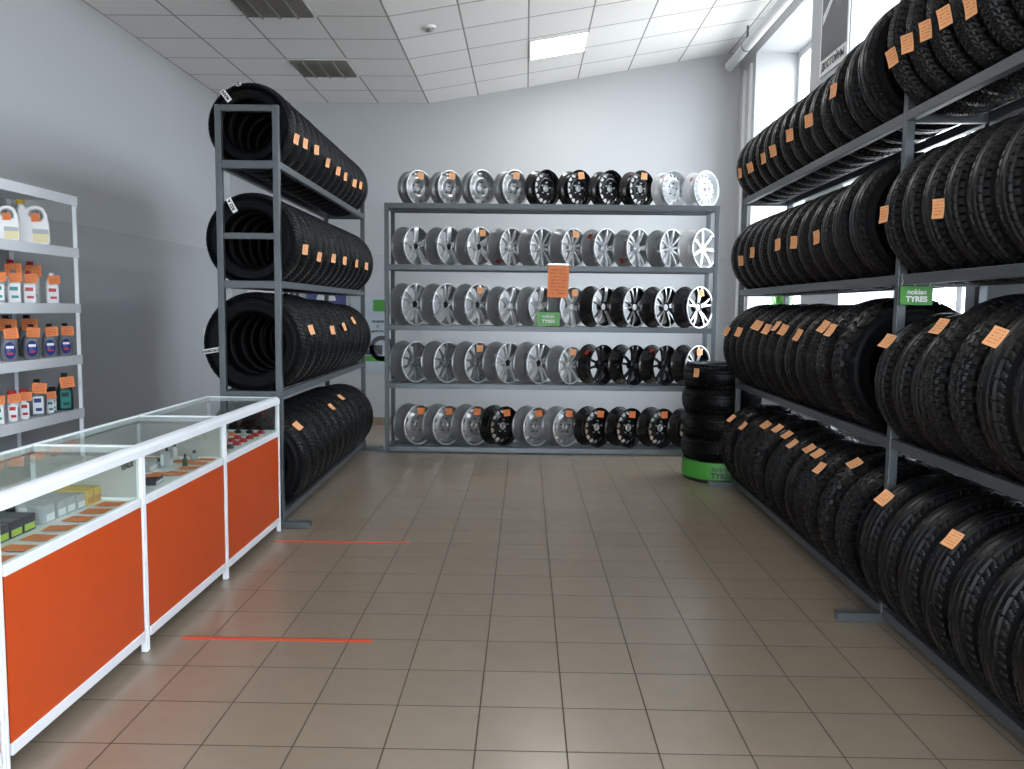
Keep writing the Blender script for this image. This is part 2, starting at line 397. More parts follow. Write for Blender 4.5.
# rim rack, along X
BX0, BX1, BY0, BY1 = -1.39, 1.865, 8.22, 8.65
BZ = [.062, .695, 1.27, 1.862, 2.455]
t = thing('wheel_rack', ((BX0 + BX1) / 2, BY0, 0), 'wide grey steel rack of five shelves of bare wheels before the back wall', 'rack')
def bx2(a, c, nm):
    b = MB(); lo = list(a); hi = list(c); lo[0] -= (BX0 + BX1) / 2; hi[0] -= (BX0 + BX1) / 2; lo[1] -= BY0; hi[1] -= BY0
    b.box(lo, hi); return b.build(nm, P['steel'], t, bevel=.003)
for x in (BX0, BX1 - .04):
    for y in (BY0, BY1 - .04): bx2((x, y, .03 if x < 0 else .0), (x + .04, y + .04, BZ[-1]), 'post')
    for z in BZ: bx2((x + .003, BY0 + .04, z - .045), (x + .037, BY1 - .04, z - .001), 'cross_bar')
bx2((BX0 - .06, BY0 - .03, 0), (BX0 + .04, BY0 + .04, .03), 'foot'); bx2((BX0 - .06, BY1 - .04, 0), (BX0 + .04, BY1 + .02, .03), 'foot')
for z in BZ:
    for y in (BY0, BY1 - .04): bx2((BX0 + .04, y + .002, z - .052), (BX1 - .04, y + .038, z), 'shelf_rail')
    for y in (BY0 + .12, BY0 + .28): bx2((BX0 + .04, y, z - .045), (BX1 - .04, y + .025, z - .03), 'support_bar')

# ------------------------------------------------------------------ tyres
TC = {}
def tyre_meshes(key, r, W, kind, N=288):
    """returns (carcass mesh, tread mesh), axis Y, centre at origin"""
    rim = r - (.115 if r < .29 else .125 if r < .32 else .14)
    sh = .40 * W; NC = 26
    # tread heightfield
    b = MB(); pitch = {'rib': 6, 'sum': 6, 'at': 8, 'win': 5, 'mud': 12}[kind]
    vs = []
    for i in range(N):
        t = 2 * pi * i / N
        for c in range(NC + 1):
            u = -1 + 2 * c / NC; y = u * sh; crown = r - .010 * u * u - .012 * abs(u) ** 6
            g = 0; k = c if c <= NC // 2 else NC - c     # mirrored column index 0..13
            left = c <= NC // 2
            if kind in ('rib', 'sum'):
                if k in (4, 5) or k in (10,): g = .008
                ph = (i + (c if kind == 'sum' else 0)) % pitch
                if k < 4 and ph == 0: g = .007
                if 5 < k < 10 and ph == 3 and kind == 'rib': g = .004
                if 5 < k < 10 and (i + 2 * k) % (pitch * 2) == 3 and kind == 'sum': g = .006
            elif kind == 'win':
                if k in (4, 8): g = .009
                sh_ = i + (k if left else k + 3)
                if k < 4 and sh_ % pitch == 0: g = .009
                if 4 < k < 8 and (sh_ + 3) % pitch == 0: g = .009
                if k > 8 and (i + 2 * k) % pitch == 0: g = .009
            elif kind == 'at':
                z = 1 if (i // 2) % 4 < 2 else 0
                if k == 4 + z or k == 9 + (1 - z): g = .009
                ph = (i + (0 if left else 4)) % pitch
                if k < 4 + z and ph in (0, 1): g = .007
                if 4 + z < k < 9 and (ph + 4) % pitch in (0, 1): g = .006
                if k > 10 and ph in (2, 3): g = .006
            elif kind == 'mud':
                ph = (i + (0 if left else 6)) % pitch
                if k < 6 and ph < 4: g = .014
                if k in (6, 7) and ph > 3: g = .012
                if 7 < k < 11 and (ph + k) % 6 < 2: g = .013
                if k >= 11 and ph in (8, 9): g = .011
            rr = crown - g
            vs.append((rr * cos(t), y, rr * sin(t)))
    k = NC + 1
    fs = [(i * k + c, ((i + 1) % N) * k + c, ((i + 1) % N) * k + c + 1, i * k + c + 1) for i in range(N) for c in range(NC)]
    b.add(vs, fs, 0, False)
    tm = b.mesh('tread', P['rubber'])
    rs = r - .022
    prof = [(-sh, rs), (-.455 * W, r - .032), (-.49 * W, r - .055), (-.5 * W, (r + rim) / 2 + .004), (-.492 * W, (r + rim) / 2 - .004), (-.485 * W, rim + .030), (-.487 * W, rim + .026), (-.44 * W, rim + .008), (-.41 * W, rim), (-.38 * W, rim + .002),
            (-.40 * W, rim + .03), (-.42 * W, (r + rim) / 2), (-.38 * W, r - .035), (-.2 * W, r - .020)]
    prof = prof + [(-a, q) for a, q in reversed(prof)]
    b = MB(); b.lathe(prof, 96)
    # shoulder blocks on the outer edge for chunky treads
    if kind in ('mud', 'at', 'win'):
        nb = {'mud': 24, 'at': 36, 'win': 48}[kind]; dp = {'mud': .034, 'at': .024, 'win': .016}[kind]
        for sgn in (-1, 1):
            for i in range(nb):
                t0 = 2 * pi * i / nb; m = Matrix.Rotation(-t0, 4, 'Y'); wv = pi * r / nb * .62
                b.box((r - .016 - dp, min(sgn * .40 * W, sgn * .475 * W), -wv), (r - .022, max(sgn * .40 * W, sgn * .475 * W), wv), 0, m)
    cm = b.mesh('tyre', P['rubber2'])
    TC[key] = (cm, tm, r, W)
tyre_meshes('L1', .275, .185, 'win', 375); tyre_meshes('L2', .305, .205, 'win', 375); tyre_meshes('L3', .335, .235, 'win', 375); tyre_meshes('L3c', .32, .205, 'win', 375); tyre_meshes('L3b', .335, .205, 'win', 375)
tyre_meshes('S', .279, .195, 'sum'); tyre_meshes('S2', .279, .195, 'rib'); tyre_meshes('B', .30, .21, 'sum'); tyre_meshes('B2', .30, .21, 'rib'); tyre_meshes('B3', .315, .235, 'sum')
tyre_meshes('C', .335, .205, 'at'); tyre_meshes('C2', .335, .205, 'win', 375); tyre_meshes('C3', .33, .205, 'rib'); tyre_meshes('M', .345, .255, 'mud'); tyre_meshes('A', .345, .225, 'at', 384)
tyre_meshes('E', .325, .178, 'win', 375); tyre_meshes('G', .305, .178, 'rib', 360); tyre_meshes('H', .31, .18, 'rib', 360); tyre_meshes('H2', .345, .205, 'sum', 360); tyre_meshes('J2', .345, .195, 'at', 400); tyre_meshes('J', .345, .25, 'at', 384)
def tread_word(key):
    return {'L': 'studded winter', 'E': 'studded winter', 'S': 'summer', 'B': 'summer', 'G': 'ribbed', 'H': 'ribbed', 'C': 'all-season', 'M': 'chunky off-road', 'A': 'coarse off-road', 'J': 'coarse all-terrain'}[key[0]]
# price card: slightly curled card, X = width, Z = height, faces -Y
def card_mesh(wd, ht, curl, material, name='price_card'):
    b = MB(); n = 6; vs = []
    for j in range(n + 1):
        z = -ht / 2 + ht * j / n; yy = -curl * (1 - (j / n)) ** 2
        for th in (0, .0008):
            vs += [(-wd / 2, yy + th, z), (wd / 2, yy + th, z)]
    fs = []
    for j in range(n):
        a = j * 4; c = a + 4
        fs += [(a, a + 1, c + 1, c), (a + 3, a + 2, c + 2, c + 3), (a + 2, a, c, c + 2), (a + 1, a + 3, c + 3, c + 1)]
    fs += [(2, 3, 1, 0), (n * 4, n * 4 + 1, n * 4 + 3, n * 4 + 2)]
    b.add(vs, fs); return b.mesh(name, material)
CARD = card_mesh(.056, .072, .012, P['tag']); CARD_S = card_mesh(.05, .065, .008, P['tag']); CARD_D = card_mesh(.075, .062, .006, P['tag2'])
ORD = ['first', 'second', 'third', 'fourth', 'fifth', 'sixth', 'seventh', 'eighth', 'ninth', 'tenth', 'eleventh', 'twelfth', 'thirteenth', 'fourteenth', 'fifteenth', 'sixteenth', 'seventeenth', 'eighteenth', 'nineteenth', 'twentieth']
TMAT = {}
def put_card(parent, local_theta, r, dy, spin, me, tilt=0):
    """card tangent to a tyre (axis Y) at angle theta in XZ plane"""
    o = obj('price_tag', me, parent)
    th = local_theta
    nrm = Vector((cos(th), 0, sin(th)))                  # outward
    up = Vector((-sin(th), 0, cos(th)))
    if up.z < 0: up = -up
    up = (up + nrm * tilt).normalized(); nn = up.cross(Vector((0, 1, 0))).normalized()
    if nn.dot(nrm) < 0: nn = -nn
    xax = up.cross(-nn) * -1
    xax = (-nn).cross(up)                                 # X = Y x Z with Y = -nn
    m = Matrix((xax, -nn, up)).transposed().to_4x4() @ Matrix.Rotation(spin, 4, 'Y') @ Matrix.Rotation(random.uniform(.2, .6) * (1 if nrm.x < 0 else -1), 4, 'Z')
    m.translation = nrm * (r + .014) + Vector((0, dy, 0))
    o.matrix_local = m
    return o
def place_tyre_row(place, group, xc, rail, y_start, direction, keys, tags, me=None, gap=1.01, fromword='from the camera end', flatR=0):
    y = y_start; n = 0; T = list(tags); used = set()
    for i, k in enumerate(keys):
        cm, tm, r, W = TC[k]
        y += direction * W * gap / 2
        z = rail + sqrt(r * r - .16 * .16) + .001
        t = obj('tyre', cm); sk = LSK if xc < 0 else -RSK
        t.location = ((xc - sk * (y - 5.31) if xc < 0 else xc - .005 - sk * (y - 3.81)) + random.uniform(-.002, .002), y, z); t.rotation_euler = (0, 0, sk)
        rot = random.uniform(0, 2 * pi)
        tr = obj('tread', tm, t); tr.rotation_euler = (0, rot, 0)
        has = False
        for j, tg in enumerate(T):
            if j in used: continue
            if abs(tg[0] - y) < W * gap / 2 + .001:
                dy = max(-W * .3, min(W * .3, tg[0] - y)); used.add(j)
                put_card(t, radians(tg[1]) , r, dy, random.uniform(-.12, .12), me or CARD, tilt=random.uniform(.02, .12)); has = True
        lb = '%s tyre%s, %s %s, %s' % (tread_word(k), ' with orange card' if has else '', ORD[i], fromword, place)
        tag(t, lb, 'tyre', group)
        y += direction * W * gap / 2
        yield t
def run(*a, **k): return list(place_tyre_row(*a, **k))
LXC, RXC = -1.76, 1.88
LE = 5.353
l1 = run('left rack top shelf', 'tyres on the left rack top shelf', LXC, 2.35, LE, 1, ['L1'] * 15, [(5.43,-14),(5.65,-11),(5.95,-8),(6.32,-13),(6.68,-13),(6.98,-13),(7.39,-12),(7.6,-8)], CARD_S, fromword='from camera end')
l2 = run('left rack second shelf', 'tyres on the left rack second shelf', LXC, 1.60, LE, 1, ['L2'] * 14, [(5.49,-9),(5.9,-13),(6.36,-10),(6.78,-9),(7.27,-8),(7.73,-8)], CARD_S, fromword='from camera end')
l3 = run('left rack third shelf', 'tyres on the left rack third shelf', LXC, .90, LE, 1, ['L3', 'L3', 'L3b', 'L3b', 'L3c', 'L3c', 'L3c', 'L3c', 'L3c', 'L2', 'L2', 'L2', 'L2'], [(5.55,15),(6.16,12),(6.68,18),(7.19,26)], CARD_S, fromword='from camera end')
l4 = run('left rack bottom shelf', 'tyres on the left rack bottom shelf', LXC, .10, LE, 1, ['L3', 'L3b', 'L3', 'L3b', 'L3b', 'L3', 'L3b', 'L3b', 'L3b', 'L3b', 'L3c', 'L3c', 'L3c'], [(5.51,45),(6.57,46),(7.07,52)], CARD_S, fromword='from camera end')
FE = 6.775
FW = 'from stack end'
run('far bay top shelf, right rack', 'tyres on the far bay top shelf of the right rack', RXC, 2.33, FE, -1, ['S', 'S', 'S2', 'S', 'S2', 'S2', 'S', 'S2', 'S', 'S', 'S2', 'B', 'B', 'B3'], [(6.57,-167),(6.23,-165),(5.88,-166),(5.6,-167),(5.26,-172),(4.89,-173),(4.41,-178)], fromword=FW)
run('far bay second shelf, right rack', 'tyres on the far bay second shelf of the right rack', RXC, 1.61, FE, -1, ['B', 'B', 'B2', 'B', 'B2', 'B2', 'B', 'B2', 'B', 'B', 'B2', 'B3', 'B3'], [(6.3,-171),(5.96,-178),(5.29,-179),(5.01,-177),(4.6,-176)], fromword=FW)
run('far bay third shelf, right rack', 'tyres on the far bay third shelf of the right rack', RXC, .865, FE, -1, ['C', 'C2', 'C2', 'C3', 'C2', 'C3', 'C2', 'C3', 'C3', 'C3', 'C2', 'A', 'M'], [(6.62,160),(6.24,159),(5.87,148),(5.76,149),(5.56,151),(5.36,148),(5.2,150),(4.87,154),(4.46,148),(4.27,151)], fromword=FW)
run('far bay bottom shelf, right rack', 'tyres on the far bay bottom shelf of the right rack', RXC, .07, FE, -1, ['C', 'M', 'C3', 'C2', 'C', 'M', 'C2', 'C', 'C3', 'C2', 'A', 'M', 'J'], [(6.61,140),(6.24,140),(5.84,127),(5.53,127),(5.35,126),(5.13,132),(4.9,127),(4.71,129),(4.48,142),(4.21,124)], fromword=FW)
NE = 3.80
FW = 'from middle post'
run('near bay top shelf, right rack', 'tyres on the near bay top shelf of the right rack', RXC, 2.33, NE, -1, ['E'] * 9, [(3.68,-164),(3.53,-166),(3.37,-166),(3.22,-166),(3.06,-162)], fromword=FW)
run('near bay second shelf, right rack', 'tyres on the near bay second shelf of the right rack', RXC, 1.61, NE, -1, ['G'] * 9, [(3.7,-179),(3.21,-173)], fromword=FW)
run('near bay third shelf, right rack', 'tyres on the near bay third shelf of the right rack', RXC, .865, NE, -1, ['H', 'H', 'H', 'J2', 'J2', 'H2', 'H2', 'H2'], [(3.72,146),(3.23,143),(2.78,148)], fromword=FW)
run('near bay bottom shelf, right rack', 'tyres on the near bay bottom shelf of the right rack', RXC, .07, NE, -1, ['H2'] * 8, [(3.68,138),(3.04,140)], fromword=FW)

# printed white strips on the sidewalls of the first left-hand tyres
def strip(t, ang, r0, r1, txt, wd=.032, spin=0, y=None):
    cm, tm, r, W = TC[{0: 'L1', 1: 'L2', 2: 'L3'}[spin]]
    rmid = (r0 + r1) / 2; ln = r1 - r0
    b = MB(); n = 8; vs = []
    rim = r - (.115 if r < .29 else .125 if r < .32 else .14)
    for j in range(n + 1):
        q = r0 + ln * j / n
        # follow the sidewall bulge
        u = (q - rim) / (r - rim); yy = -W * (.445 + .057 * sin(pi * min(1, max(0, u)))) - .001
        for th in (0, -.0012):
            vs += [(q, yy + th, -wd / 2), (q, yy + th, wd / 2)]
    fs = []
    for j in range(n):
        a = j * 4; c = a + 4
        fs += [(a, a + 1, c + 1, c), (a + 3, a + 2, c + 2, c + 3), (a + 2, a, c, c + 2), (a + 1, a + 3, c + 3, c + 1)]
    b.add(vs, fs)
    m = Matrix.Rotation(-ang, 4, 'Y')
    o = b.build('paper_strip', P['white_print'], t); o.matrix_local = m; o['label'] = 'white lettered paper strip'
    tx = text_mesh('lettering', txt, wd * .85, P['black_print'], o, bold=.001)
    tx.rotation_euler = (pi / 2, 0, 0); tx.location = (rmid, -W * .502 - .0028, 0)
    sc = ln * .92 / max(.001, tx.dimensions.x); tx.scale = (min(1, sc), 1, 1)
    return o
strip(l1[0], radians(128), .185, .268, 'MAN', .034, 0)
strip(l1[0], radians(103), .245, .268, 'N', .030, 0)
strip(l2[0], radians(118), .195, .295, 'RS2 A', .034, 1)
strip(l3[0], radians(190), .20, .325, 'NORDMAN', .030, 2)

# stack of tyres on green display base
SX, SY = 1.70, 7.19
t = thing('tyre_stand', (SX, SY, 0), 'round green display base under the tyre stack at end of right rack', 'display stand')
b = MB(); b.lathe([(0, 0), (0, .31), (.03, .32), (.03, 0)], 48, axis='z'); b.build('base_ring', P['black_plastic'], t)
b = MB(); b.lathe([(.03, 0), (.03, .325), (.175, .325), (.175, .30), (.175, 0)], 64, axis='z', smooth=False); b.build('drum', P['green'], t)
def wrap_text(txt, size, zc, r, a_c, material, parent, bold=.0):
    o = text_mesh('lettering', txt, size, material, parent, extrude=.0005, bold=bold)
    for v in o.data.vertices:
        a = a_c + v.co.x / r; rr = r + .001 + v.co.z; z = zc + v.co.y
        v.co = (rr * cos(a), rr * sin(a), z)
    return o
wrap_text('nokian', .062, .125, .326, radians(-100), P['black_print'], t, .001)
wrap_text('TYRES', .062, .068, .326, radians(-100), P['black_print'], t, .003)
tyre_meshes('K', .335, .205, 'win', 375)
z = .176
names = ['lowest', 'second lowest', 'second from top', 'topmost']
for i in range(4):
    cm, tm, r, W = TC['K']
    z += W / 2
    ty = obj('tyre', cm); ty.location = (SX + random.uniform(-.008, .008), SY + random.uniform(-.006, .006), z); ty.rotation_euler = (pi / 2, 0, random.uniform(0, 6))
    tr = obj('tread', tm, ty)
    tag(ty, 'black tyre lying flat, %s of the four stacked on the green stand' % names[i], 'tyre', 'tyres stacked on the green stand')
    if i == 3:
        ty.rotation_euler = (pi / 2, 0, 0); c = obj('price_tag', CARD, ty)
        a = radians(-142); nx, ny = cos(a), sin(a)
        W4 = Matrix(((-ny, nx, 0), (-nx, -ny, 0), (0, 0, 1))).transposed().to_4x4()
        W4 = Matrix((Vector((-ny, nx, 0)), Vector((-nx, -ny, 0)), Vector((0, 0, 1)))).transposed().to_4x4(); W4.translation = Vector((nx * (r + .006), ny * (r + .006), .03))
        c.matrix_local = Matrix.Rotation(-pi / 2, 4, 'X') @ W4
    z += W / 2

# ------------------------------------------------------------------ wheels (rims): axis Y, face toward -Y
def barrel_mesh(R, W, material):
    b = MB()
    prof = [(0, R * .985), (-.002, R), (.006, R * 1.0), (.012, R * .955), (.03, R * .93), (.042, R * .84), (.07, R * .80), (.09, R * .80), (W - .045, R * .90), (W - .02, R * .935), (W - .012, R * .96), (W - .006, R), (W, R), (W + .002, R * .975),
            (W - .02, R * .90), (W - .05, R * .87), (.09, R * .775), (.045, R * .82), (.02, R * .90), (.006, R * .935)]
    b.lathe(prof, 56, close=True); return b.mesh('alloy_wheel', material)
def spoke_mesh(r0, r1, w0, w1, y0, y1, th, material, face=None, skew=0.0, ymid=None):
    """bar from r0 to r1 along +Z; front y from y0 (hub) to y1 (lip)"""
    b = MB(); n = 6; vs = []
    for j in range(n + 1):
        u = j / n; z = r0 + (r1 - r0) * u; wv = (w0 + (w1 - w0) * u) / 2; y = y0 + (y1 - y0) * u - .008 * sin(pi * u); x = skew * u
        vs += [(x - wv, y + th * .25, z), (x - wv * .7, y, z), (x + wv * .7, y, z), (x + wv, y + th * .25, z), (x + wv * .8, y + th, z), (x - wv * .8, y + th, z)]
    for j in range(n):
        for k in range(6):
            a = j * 6 + k; c = j * 6 + (k + 1) % 6
            b.add([], [], 0)
            b.f.append((a, c, c + 6, a + 6)); b.m.append(1 if (k == 1 and face is not None) else 0); b.sm.append(False)
    b.v = [tuple(v) for v in vs]
    b.f.append((5, 4, 3, 2, 1, 0)); b.m.append(0); b.sm.append(False)
    e = n * 6; b.f.append(tuple(e + q for q in range(6))); b.m.append(0); b.sm.append(False)
    return b.mesh('spoke', [material, face or material])
def hub_meshes(R, material, capmat, recess=.018, caprad=.18):
    b = MB(); b.lathe([(.075, R * .22), (recess + .006, R * .27), (recess, R * .24), (recess + .002, R * .17), (recess + .012, R * .16), (recess + .012, 0)], 32)
    hm = b.mesh('hub', material)
    b = MB(); b.lathe([(recess + .012, R * caprad * .9), (recess + .004, R * caprad * .85), (recess + .002, R * caprad * .6), (recess + .001, 0)], 24)
    cm = b.mesh('centre_cap', capmat)
    b = MB()
    for i in range(5):
        a = 2 * pi * i / 5 + .3; p = (R * .21 * cos(a), recess + .0045, R * .21 * sin(a)); q = (p[0], recess - .001, p[2]); b.cyl(p, q, R * .028, 8)
    lm = b.mesh('bolt_holes', P['dark'])
    return hm, cm, lm
def make_alloy(style, R, W, bm, sm, face=None, cap=None):
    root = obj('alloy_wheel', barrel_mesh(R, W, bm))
    hm, cm, lm = hub_meshes(R, sm, cap or sm); 
    if bm is not P['black'] or face is not None:
        b = MB(); b.lathe([(.008, R * .925), (-.003, R * .94), (-.005, R * .985), (.004, R * 1.004), (.010, R * .985)], 48, close=True); obj('rim_lip', b.mesh('rim_lip', P['lip']), root)
    obj('hub', hm, root); obj('centre_cap', cm, root); obj('bolt_holes', lm, root)
    if style == 'five':
        bars = [(a, 0) for a in range(5)]; sp = spoke_mesh(R * .2, R * .95, R * .26, R * .34, .02, .008, .028, sm, face)
        for i in range(5): o = obj('spoke', sp, root); o.rotation_euler = (0, 2 * pi * i / 5, 0)
    elif style == 'double':
        sp = spoke_mesh(R * .2, R * .95, R * .12, R * .13, .02, .008, .028, sm, face, R * .09); sq = spoke_mesh(R * .2, R * .95, R * .12, R * .13, .02, .008, .028, sm, face, -R * .09)
        for i in range(5):
            for m_, d in ((sp, .13), (sq, -.13)): o = obj('spoke', m_, root); o.rotation_euler = (0, 2 * pi * i / 5 + d, 0)
    elif style == 'ten':
        sp = spoke_mesh(R * .2, R * .95, R * .13, R * .10, .022, .008, .026, sm, face)
        for i in range(10): o = obj('spoke', sp, root); o.rotation_euler = (0, 2 * pi * i / 10, 0)
    elif style == 'vee':
        sp = spoke_mesh(R * .2, R * .95, R * .17, R * .09, .02, .008, .028, sm, face, R * .17); sq = spoke_mesh(R * .2, R * .95, R * .17, R * .09, .02, .008, .028, sm, face, -R * .17)
        for i in range(5):
            for m_ in (sp, sq): o = obj('spoke', m_, root); o.rotation_euler = (0, 2 * pi * i / 5, 0)
    elif style == 'seven':
        sp = spoke_mesh(R * .2, R * .95, R * .18, R * .15, .02, .008, .028, sm, face)
        for i in range(7): o = obj('spoke', sp, root); o.rotation_euler = (0, 2 * pi * i / 7, 0)
    return root
def make_steel(R, W, m_, holes, hr, hubm, capm, nut=5):
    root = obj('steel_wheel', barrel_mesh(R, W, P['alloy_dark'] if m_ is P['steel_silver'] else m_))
    if m_ is P['steel_silver']:
        b = MB(); b.lathe([(.008, R * .925), (-.003, R * .95), (-.005, R * .985), (.004, R * 1.004), (.010, R * .985)], 48, close=True); obj('rim_lip', b.mesh('rim_lip', P['lip']), root)
    b = MB(); NA = holes * 8; 
    rad = [.93, .88, .84, .80, .76, .72, .68, .64, .58, .50, .42, .34, .26, .17]
    yy = [.014, .034, .040, .040, .038, .035, .031, .027, .018, .014, .022, .034, .034, .030]
    for layer, off in ((0, 0), (1, .004)):
        o0 = len(b.v)
        for i in range(NA):
            a = 2 * pi * i / NA
            for q, y in zip(rad, yy): b.v.append((R * q * cos(a), y + off, R * q * sin(a)))
        k = len(rad)
        for i in range(NA):
            for c in range(k - 1):
                ph = i % 8; 
                if 2 <= c <= 6 and abs(ph - 3.5) < (hr if c in (2, 6) else hr + 1): continue
                b.f.append((o0 + i*k + c, o0 + i*k + c + 1, o0 + ((i+1) % NA)*k + c + 1, o0 + ((i+1) % NA)*k + c)); b.m.append(0); b.sm.append(True)
    obj('disc', b.mesh('disc', m_), root)
    b = MB(); b.lathe([(.036, R * .2), (.026, R * .19), (.026, R * .14), (.045, R * .13)], 24); obj('hub', b.mesh('hub', hubm), root)
    b = MB()
    for i in range(nut):
        a = 2 * pi * i / nut + .2; p = (R * .32 * cos(a), .034, R * .32 * sin(a)); q = (p[0], .020, p[2]); b.cyl(p, q, R * .035, 8)
    obj('bolt_holes', b.mesh('bolt_holes', capm), root)
    return root
PROTO = {}
def proto(key):
    if key in PROTO: return copy_tree(PROTO[key])
    A, D, K = P['alloy'], P['alloy_dark'], P['black']
    mk = {
        's1': lambda: make_steel(.165, .125, P['steel_silver'], 8, 1.2, P['steel_silver'], P['dark']),
        's2': lambda: make_steel(.170, .125, P['steel_silver'], 12, 1.4, P['steel_silver'], P['dark']),
        'k1': lambda: make_steel(.172, .14, K, 14, 1.6, P['steel_silver'], P['cap_white']),
        'w1': lambda: make_steel(.172, .145, P['steel_white'], 16, .8, P['steel_white'], P['dark']),
        's3': lambda: make_steel(.196, .16, P['steel_silver'], 8, 1.2, P['steel_silver'], P['dark']),
        's4': lambda: make_steel(.192, .16, P['steel_silver'], 12, 1.4, P['steel_silver'], P['dark']),
        'k2': lambda: make_steel(.192, .165, K, 14, 1.6, P['steel_silver'], P['steel_silver']),
        'k0': lambda: make_steel(.188, .165, K, 12, 1.6, P['steel_silver'], P['steel_silver']),
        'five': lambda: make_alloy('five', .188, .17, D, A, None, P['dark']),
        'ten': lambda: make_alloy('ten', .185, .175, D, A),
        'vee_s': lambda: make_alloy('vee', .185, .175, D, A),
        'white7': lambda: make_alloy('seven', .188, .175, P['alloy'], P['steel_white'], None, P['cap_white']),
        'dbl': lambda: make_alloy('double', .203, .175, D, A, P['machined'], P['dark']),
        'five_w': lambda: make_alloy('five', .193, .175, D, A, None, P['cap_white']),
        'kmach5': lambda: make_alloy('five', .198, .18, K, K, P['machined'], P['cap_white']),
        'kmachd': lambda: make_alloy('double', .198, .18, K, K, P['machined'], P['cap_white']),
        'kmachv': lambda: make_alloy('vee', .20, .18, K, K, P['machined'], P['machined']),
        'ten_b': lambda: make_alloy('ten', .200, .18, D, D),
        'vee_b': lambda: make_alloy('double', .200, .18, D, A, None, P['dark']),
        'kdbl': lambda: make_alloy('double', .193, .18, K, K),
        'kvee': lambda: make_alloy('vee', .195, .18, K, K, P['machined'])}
    PROTO[key] = mk[key](); return PROTO[key]
RADII = {'s1': .165, 's2': .17, 'k1': .172, 'w1': .172, 's3': .196, 's4': .192, 'k2': .192, 'k0': .188, 'five': .188, 'ten': .185, 'vee_s': .185, 'white7': .188,
         'dbl': .203, 'five_w': .193, 'kmach5': .198, 'kmachd': .198, 'kmachv': .2, 'ten_b': .2, 'vee_b': .2, 'kdbl': .193, 'kvee': .195}
DESC = {'s1': 'small silver steel wheel', 's2': 'small holed silver steel wheel', 'k1': 'small black steel wheel', 'w1': 'pale steel wheel', 's3': 'silver steel wheel', 's4': 'holed silver steel wheel',
        'k2': 'black steel wheel', 'k0': 'black steel wheel', 'five': 'silver five-spoke alloy wheel', 'ten': 'silver multi-spoke alloy wheel', 'vee_s': 'silver split-spoke alloy wheel', 'white7': 'bright white-silver alloy wheel',
        'dbl': 'silver double-spoke alloy wheel', 'five_w': 'white-centred silver alloy wheel', 'kmach5': 'polished-spoke black alloy wheel', 'kmachd': 'black double-spoke alloy wheel',
        'kmachv': 'polished black V-spoke alloy wheel', 'ten_b': 'grey multi-spoke alloy wheel', 'vee_b': 'grey double-spoke alloy wheel', 'kdbl': 'gloss black alloy wheel', 'kvee': 'black and silver alloy wheel'}
def cx(px): return (px - 525.8) * 8.34 / 835
ROWS = [
 (4, 'top shelf', [(418,'s1'),(449,'s1'),(481,'s2'),(513,'s2'),(545,'k1'),(577,'k1'),(608,'k1'),(638,'k1'),(670,'w1'),(701,'w1')], {0,1,3,5,7}, {7,8,9}),
 (3, 'second shelf', [(416,'five'),(449,'five'),(479,'five'),(511,'ten'),(541,'ten'),(572,'ten'),(604,'vee_s'),(636,'vee_s'),(669,'ten'),(701,'white7')], {2,5}, {3,6,7}),
 (2, 'third shelf', [(415,'dbl'),(446,'dbl'),(478,'dbl'),(511,'five_w'),(541,'five_w'),(572,'five_w'),(604,'kmach5'),(635,'kmachd'),(666,'kmachd'),(698,'kmachv')], {2,5,9}, set()),
 (1, 'fourth shelf', [(415,'ten_b'),(447,'ten_b'),(478,'ten_b'),(509,'vee_b'),(540,'vee_b'),(571,'ten'),(603,'kdbl'),(635,'kdbl'),(666,'kdbl'),(698,'kvee')], {2,5,9}, {6,8}),
 (0, 'bottom shelf', [(418,'s3'),(447,'s3'),(476,'s3'),(505,'k2'),(538,'s4'),(568,'s4'),(600,'k2'),(632,'k2'),(664,'k2'),(695,'k0')], {0,1,2,3,4,5,6,7,8}, set())]
RIMCARD = card_mesh(.062, .062, .006, P['tag']); RIMCARD2 = card_mesh(.068, .062, .006, P['tag2'])
